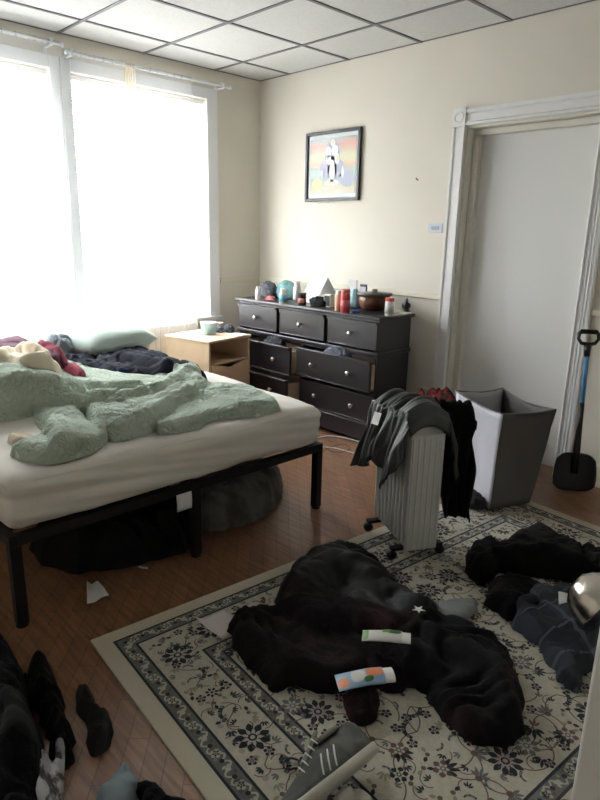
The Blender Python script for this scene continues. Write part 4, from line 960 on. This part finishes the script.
def decal(px, z, m, parent, name, lbl, lift=.004, seed=0):
    """a small flat patch that follows the cloth under it"""
    q = [P(u, v, z) for u, v in px]; n = 5; mb = MB()
    def fn(a, b):
        x = (q[0][0] * (1 - a) + q[1][0] * a) * (1 - b) + (q[3][0] * (1 - a) + q[2][0] * a) * b; y = (q[0][1] * (1 - a) + q[1][1] * a) * (1 - b) + (q[3][1] * (1 - a) + q[2][1] * a) * b
        return (x, y, fz(x, y) + lift)
    o = MB().grid(fn, n, n).build(name, m, parent, smooth=True, solid=.001); o['label'] = lbl; return o
decal([(557, 600), (567, 599), (568, 610), (558, 611)], .08, M_NOTE, shirt, 'care_tag', 'white tag on the shirt')
# white star on the jacket
jo = bpy.data.objects['black_jacket']; c = P(418, 617, .09)
zz = max(fz(c[0] + dx, c[1] + dy) for dx in (-.02, 0, .02) for dy in (-.02, 0, .02)) + .003
pts = []
for k in range(10):
    r = .024 if k % 2 == 0 else .009; t = k * PI / 5 + .4; pts.append((c[0] + r * math.cos(t), c[1] + r * math.sin(t)))
mb = MB(); mb.prism(pts, zz, zz + .0015); o = mb.build('star_badge', M_NOTE, jo); o['label'] = 'small white star'
# paper on rug
sheetpaper('paper_sheet', 'pale pinkish paper sheet on the rug by the sweater sleeve', 'paper', [(196, 621), (224, 611), (242, 622), (222, 640)], mat('paper_pink', (.50, .46, .45), .8), .0135, 2)

# squeeze tubes
def tube(name, label, u0, v0, u1, v1, wd, zc, mbody, capm, art):
    a = Vector(P(u0, v0, zc)); b_ = Vector(P(u1, v1, zc)); ax = b_ - a; Ln = ax.length; rz = math.atan2(ax.y, ax.x)
    xs_ = [a.lerp(b_, t) for t in (0, .25, .5, .75, 1)]; z = max(max(fz(p.x + dx, p.y + dy) for dx in (-.02, .02) for dy in (-.02, .02)) for p in xs_) + .004
    e = empty(name, (a.x, a.y, z), rz, label, 'tube')
    def fn(s, t):
        # t from crimp 0 to shoulder 1 ; s around
        th = s * 2 * PI; w = wd / 2 * (1.05 - .12 * t); h = .003 + (.42 * wd) * min(1, t * 1.4) ** .8
        return (t * Ln * .82, w * math.cos(th), h * .5 + h * .5 * math.sin(th) + .001)
    MB().grid(fn, 20, 10, wrap=True).build('tube_body', mbody, e, smooth=True)
    mb = MB(); h = .42 * wd
    mb.grid(lambda s, t: (Ln * (.82 + .18 * t), wd * .42 * math.cos(s * 2 * PI), h * .52 + h * .5 * math.sin(s * 2 * PI) + .001), 20, 2, wrap=True)
    k = len(mb.v); mb.f.append(tuple(range(20, 40))); mb.m.append(0); mb.f.append(tuple(range(0, 20))); mb.m.append(0)
    mb.build('cap', capm, e)
    for i, (t0, t1, w0, w1, mm) in enumerate(art):
        def f3(p, q):
            r_ = q; g_ = p * 2 * PI; sq = lambda v: math.copysign(abs(v) ** (.7 if i % 2 else .45), v)
            t = (t0 + t1) / 2 + (t1 - t0) / 2 * r_ * sq(math.cos(g_)); s_ = (w0 + w1) / 2 + (w1 - w0) / 2 * r_ * sq(math.sin(g_)); w = wd / 2 * (1.05 - .12 * t); hh = .003 + (.42 * wd) * min(1, t * 1.4) ** .8
            return (t * Ln * .82, w * s_, hh * .5 + hh * .5 * math.sqrt(max(0, 1 - s_ * s_)) + .0022 + i * .0003)
        MB().grid(f3, 20, 5).build('printed_panel', mm, e, smooth=True)
    return e
A_G = mat('print_green', (.15, .30, .08), .4); A_O = mat('print_orange', (.62, .20, .08), .4); A_W = mat('print_white', (.62, .62, .58), .4); A_B = mat('print_blue', (.30, .46, .66), .4); A_DG = mat('print_darkgreen', (.03, .12, .03), .4)
tube('squeeze_tube', 'white squeeze tube with green leaf print on the sweater', 362, 640, 410, 646, .055, .10, A_W, PW, [(.0, .16, -.8, .8, A_G), (.62, .98, -.2, .9, A_DG), (.5, .7, .0, .8, A_G)])
tube('squeeze_tube', 'pale blue squeeze tube with orange fruit print on the sweater', 337, 680, 393, 675, .068, .085, A_B, PW, [(.0, .24, -.85, .2, A_O), (.3, .6, -.7, .7, A_W), (.62, .98, -.5, .6, A_O), (.55, .75, -.9, -.4, A_DG)])
# steel bowl, lying tilted on the shirt
c = P(597, 622, .12); e = empty('steel_bowl', (c[0], c[1], fz(c[0], c[1]) + .004), 0, 'shiny steel bowl upside down on the plaid shirt', 'bowl')
T = Matrix.Translation((0, 0, .07)) @ Matrix.Rotation(math.radians(12), 4, 'X') @ Matrix.Rotation(math.radians(-62), 4, 'Y') @ Matrix.Scale(1.1, 4)
MB().lathe([(.098, -.002), (.1, .0), (.096, .004), (.09, .02), (.078, .05), (.06, .072), (.04, .084), (.036, .09), (.001, .09)], 40, T=T).build('bowl_body', mat('steel', (.62, .58, .52), .22, 1), e, smooth=True)

# ================================================================ SNEAKER
C_SOLE = mat('sneaker_sole', (.46, .45, .40), .7); C_UP = cloth('sneaker_upper', (.10, .105, .10), (.15, .155, .14), 20, b=(200, .6, .003)); C_MESH = cloth('sneaker_mesh', (.20, .21, .17), b=(200, .8, .003))
sa, sb = Vector(P(278, 826, .04)), Vector(P(376, 750, .04)); rz = math.atan2((sb - sa).y, (sb - sa).x)
sn = empty('sneaker', (sa.x, sa.y, .0125), rz, 'grey running shoe with white striped side on the rug near the bottom edge', 'shoe')
SL = .31
def _roll(o): o.data.transform(Matrix.Translation((0, 0, .055)) @ Matrix.Rotation(math.radians(-66), 4, 'X') @ Matrix.Translation((0, 0, -.03))); return o
secs = [(0, .018, .03, .04), (.04, .03, .03, .06), (.1, .040, .028, .075), (.17, .046, .026, .085), (.28, .049, .024, .10), (.42, .045, .024, .125), (.55, .040, .026, .15), (.7, .037, .028, .16), (.85, .036, .03, .165), (.95, .031, .032, .17), (1, .02, .034, .155)]
def sec(t):
    for i in range(len(secs) - 1):
        if secs[i][0] <= t <= secs[i + 1][0]:
            k = (t - secs[i][0]) / (secs[i + 1][0] - secs[i][0]); return [secs[i][j] + (secs[i + 1][j] - secs[i][j]) * k for j in range(4)]
    return list(secs[-1])
def up_(s, t):
    _, w, z0, z1 = sec(t); th = PI * s; z0 = .024
    x = math.cos(th); y = abs(math.sin(th)) ** .75
    return (t * SL, w * (abs(x) ** .8) * (1 if x > 0 else -1) * (1 - .25 * y), z0 + (z1 * .72 - z0) * y - (.012 * math.sin(th) if t > .55 else 0))
MB().grid(up_, 26, 40).build('upper', C_UP, sn, smooth=True, solid=.004)
def sole_(s, t):
    _, w, z0, z1 = sec(t); w += .005; lift = .012 * max(0, (.2 - t) / .2) ** 2
    th = s * 2 * PI; c_, s_ = math.cos(th), math.sin(th)
    return (t * (SL + .012) - .006, w * (abs(c_) ** .5) * (1 if c_ > 0 else -1), lift + .0145 + .0135 * (abs(s_) ** .5) * (1 if s_ > 0 else -1) + (.006 * t))
o = MB().grid(sole_, 32, 40, wrap=True); n = 32; o.f.append(tuple(range(n))); o.m.append(0); o.f.append(tuple(range(39 * n, 40 * n))); o.m.append(0)
o.build('sole', C_SOLE, sn, smooth=True)
MB().lathe([(.021, 0), (.024, .004), (.022, .010)], 20, T=Matrix.Translation((.225, 0, .107)) @ Matrix.Scale(1.9, 4, (1, 0, 0))).build('collar', C_MESH, sn, smooth=True)
MB().grid(lambda a, b: (.115 + .085 * a, (b - .5) * .036, .080 + .05 * a + .006 * math.sin(PI * b)), 8, 6).build('tongue', C_MESH, sn, smooth=True, solid=.005)
for k in range(5):
    x = .10 + .018 * k; z = .075 + .0095 * k
    MB().tube([(x, -.03, z - .010), (x + .004, -.012, z + .011), (x + .008, .012, z + .011), (x + .012, .03, z - .010)], .0022, 6).build('lace', M_NOTE, sn, smooth=True)
for k in range(3):
    x = .13 + .022 * k
    for s_ in (-1, 1): MB().tube([(x, s_ * .045, .034), (x + .012, s_ * .043, .055), (x + .03, s_ * .036, .078)], .0022, 6).build('side_stripe', M_NOTE, sn, smooth=True)
for o in list(sn.children): _roll(o)
lpt = [(284, 768), (284, 762), (290, 758), (298, 760), (300, 765), (306, 768), (302, 771), (296, 768), (288, 770)]
pts = [Vector((*P(u, v, .018)[:2], .0175)) for u, v in lpt]; tag(MB().tube([Vector(p) for p in catmull([tuple(p) for p in pts], 5, False)], .003, 7).build('hair_tie', PK, smooth=True), 'black looped hair tie on the rug beside the running shoe', 'hair tie')
pile('white_sock', 'white sock peeking in at the bottom edge beside the shoe', 'sock', [(332, 800), (345, 792), (362, 794), (375, 806), (360, 822), (338, 818)], .045, cloth('sock_white', (.5, .48, .44)), .02, seed=41, freq=14, rim=.03, res=.009, jag=.004)

# ================================================================ CLOTHES BOTTOM LEFT
pile('black_coat', 'bulky black coat on the wood floor beside the bed foot', 'coat', [(-60, 640), (-20, 632), (4, 642), (20, 668), (28, 690), (42, 735), (50, 775), (46, 830), (-20, 840), (-80, 760)], .12, C_FUZ, .04, seed=51, freq=6, rim=.08, rolls=[([(0, 650), (10, 690), (20, 740)], .09, .15)])
# tall boot
def boot(px, label, lean, seed):
    base_ = [P(u, v, .03) for u, v in px]
    a, b_ = Vector(base_[0]), Vector(base_[1]); rz = math.atan2((b_ - a).y, (b_ - a).x); L_ = (b_ - a).length
    e = empty('boot', (a.x, a.y, fz(a.x, a.y) * 0 + .001), rz, label, 'boot')
    secs2 = [(0, .008, .03), (.03, .024, .05), (.1, .036, .07), (.2, .044, .08), (.4, .046, .09), (.6, .05, .1), (.8, .052, .1), (.92, .044, .09), (.98, .025, .06), (1, .008, .04)]
    def fn(s, t):
        for i in range(len(secs2) - 1):
            if secs2[i][0] <= t <= secs2[i + 1][0]:
                k = (t - secs2[i][0]) / (secs2[i + 1][0] - secs2[i][0]); w = secs2[i][1] + (secs2[i + 1][1] - secs2[i][1]) * k; h = secs2[i][2] + (secs2[i + 1][2] - secs2[i][2]) * k; break
        th = s * 2 * PI; f = 1 + .05 * float(pn(np.array([t * 14 + seed]), np.array([math.cos(th) * 1.5 + seed]))[0])
        return (t * L_, w * math.cos(th) * f, h / 2 + h / 2 * math.sin(th) * f + .004)
    o = MB().grid(fn, 24, 36, wrap=True); o.f.append(tuple(range(24))); o.m.append(0)
    o.build('boot_shaft', cloth('boot_suede%d' % seed, (.004, .004, .0045), b=(70, .5, .004)), e, smooth=True, solid=.004)
    MB().box((.0, -.035, .0), (.10, -.028 + .06, .006)).build('boot_sole', PK, e, bevel=.002)
    return e
pile('boot', 'black fuzzy boot lying beside the bulky coat', 'boot', [(27, 672), (36, 660), (46, 664), (56, 680), (66, 705), (74, 735), (70, 758), (58, 764), (50, 745), (42, 720), (30, 700)], .10, cloth('boot_fur', (.0035, .0035, .004), b=(70, 1, .008)), .03, seed=61, freq=12, rim=.06, res=.009, amp=.35, sink=.3)
# dark grey slipper pair
pile('knit_slipper', 'dark grey knitted slipper on bare floor between coat and rug', 'slipper', [(76, 690), (82, 684), (92, 690), (96, 706), (108, 712), (113, 728), (108, 744), (94, 752), (86, 742), (86, 722), (76, 708)], .06, cloth('slipper_grey', (.018, .018, .018), b=(90, .8, .006)), .02, seed=53, freq=16, rim=.05, res=.009, jag=.005)
M_PLAS = mat('crinkled_plastic', (.42, .43, .46), .25, bump=(30, .8, .02), var=(22, (.08, .08, .09), .5, .58))
pile('plastic_wrapper', 'crinkled clear plastic wrapper on the black coat', 'wrapper', [(48, 738), (54, 728), (62, 732), (62, 752), (58, 772), (64, 790), (58, 812), (42, 815), (36, 790), (42, 762)], .035, M_PLAS, .1, seed=54, freq=22, rim=.02, res=.008, jag=.006)
pile('blue_grey_sock', 'pale blue grey cloth at the bottom edge on the wood floor', 'sock', [(96, 800), (104, 784), (120, 768), (132, 772), (138, 790), (134, 812), (112, 826), (96, 820)], .05, cloth('sock_bluegrey', (.22, .27, .30)), .02, seed=55, freq=8, rim=.04, res=.01)
pile('black_sock', 'black cloth lump at the bottom edge beside the blue grey cloth', 'sock', [(136, 800), (138, 786), (152, 783), (168, 792), (188, 800), (180, 816), (150, 820)], .045, C_FUZ, .02, seed=56, freq=12, rim=.04, res=.01)
pile('grey_shirt', 'dark grey shirt tucked between the coat and boot', 'shirt', [(4, 700), (28, 694), (36, 712), (34, 740), (16, 745), (2, 730)], .03, cloth('shirt_dk', (.009, .009, .01)), .14, seed=57, freq=12, rim=.03, res=.01)

# place the jacket label on its cloth with a ray
bpy.context.view_layer.update()
dg = bpy.context.evaluated_depsgraph_get()
jk_e = jk.evaluated_get(dg)
o_ = Vector(CAM); d_ = Vector(ray(378.5, 417)).normalized()
ok, loc, nr, idx = jk_e.ray_cast(o_, d_)
if ok:
    if nr.dot(d_) > 0: nr = -nr
    zx = Vector((0, 0, 1)); xa = nr.cross(zx).normalized(); xa = -xa if xa.dot(Vector(Rm[0])) < 0 else xa; za = xa.cross(nr).normalized(); za = -za if za.z < 0 else za
    LBL.matrix_world = Matrix(((xa.x, nr.x, za.x, loc.x + nr.x * .008 - xa.x * .017), (xa.y, nr.y, za.y, loc.y + nr.y * .008 - xa.y * .017), (xa.z, nr.z, za.z, loc.z + nr.z * .008 + .02), (0, 0, 0, 1)))

# ================================================================ LIGHT
wd = bpy.data.worlds.new('world'); scn.world = wd; wd.use_nodes = True; nt = wd.node_tree; N = nt.nodes.new; L = nt.links.new
bg = nt.nodes['Background']; tc = N('ShaderNodeTexCoord'); sp = N('ShaderNodeSeparateXYZ'); L(tc.outputs['Generated'], sp.inputs[0])
rp = N('ShaderNodeValToRGB'); el = rp.color_ramp.elements; el[0].position = .46; el[0].color = (.45, .45, .43, 1); el[1].position = .54; el[1].color = (.93, .97, 1, 1)
mr = N('ShaderNodeMapRange'); mr.inputs['From Min'].default_value = -1; mr.inputs['From Max'].default_value = 1; L(sp.outputs['Z'], mr.inputs['Value']); L(mr.outputs[0], rp.inputs[0]); L(rp.outputs[0], bg.inputs['Color'])
bg.inputs['Strength'].default_value = 36
for ya, yb in WIN:
    ld = bpy.data.lights.new('window_portal', 'AREA'); ld.shape = 'RECTANGLE'; ld.size = WZ1 - WZ0; ld.size_y = yb - ya; ld.cycles.is_portal = True
    lo = bpy.data.objects.new('window_portal', ld); COL.objects.link(lo); lo.location = (-.19, (ya + yb) / 2, (WZ0 + WZ1) / 2); lo.rotation_euler = (0, -PI / 2, 0)
vs = scn.view_settings; vs.view_transform = 'Standard'; vs.look = 'None'; vs.gamma = 1; vs.exposure = 0; vs.use_curve_mapping = False
scn.cycles.max_bounces = 10; scn.cycles.diffuse_bounces = 6; scn.cycles.transparent_max_bounces = 16; scn.cycles.sample_clamp_indirect = 8; scn.cycles.use_denoising = True
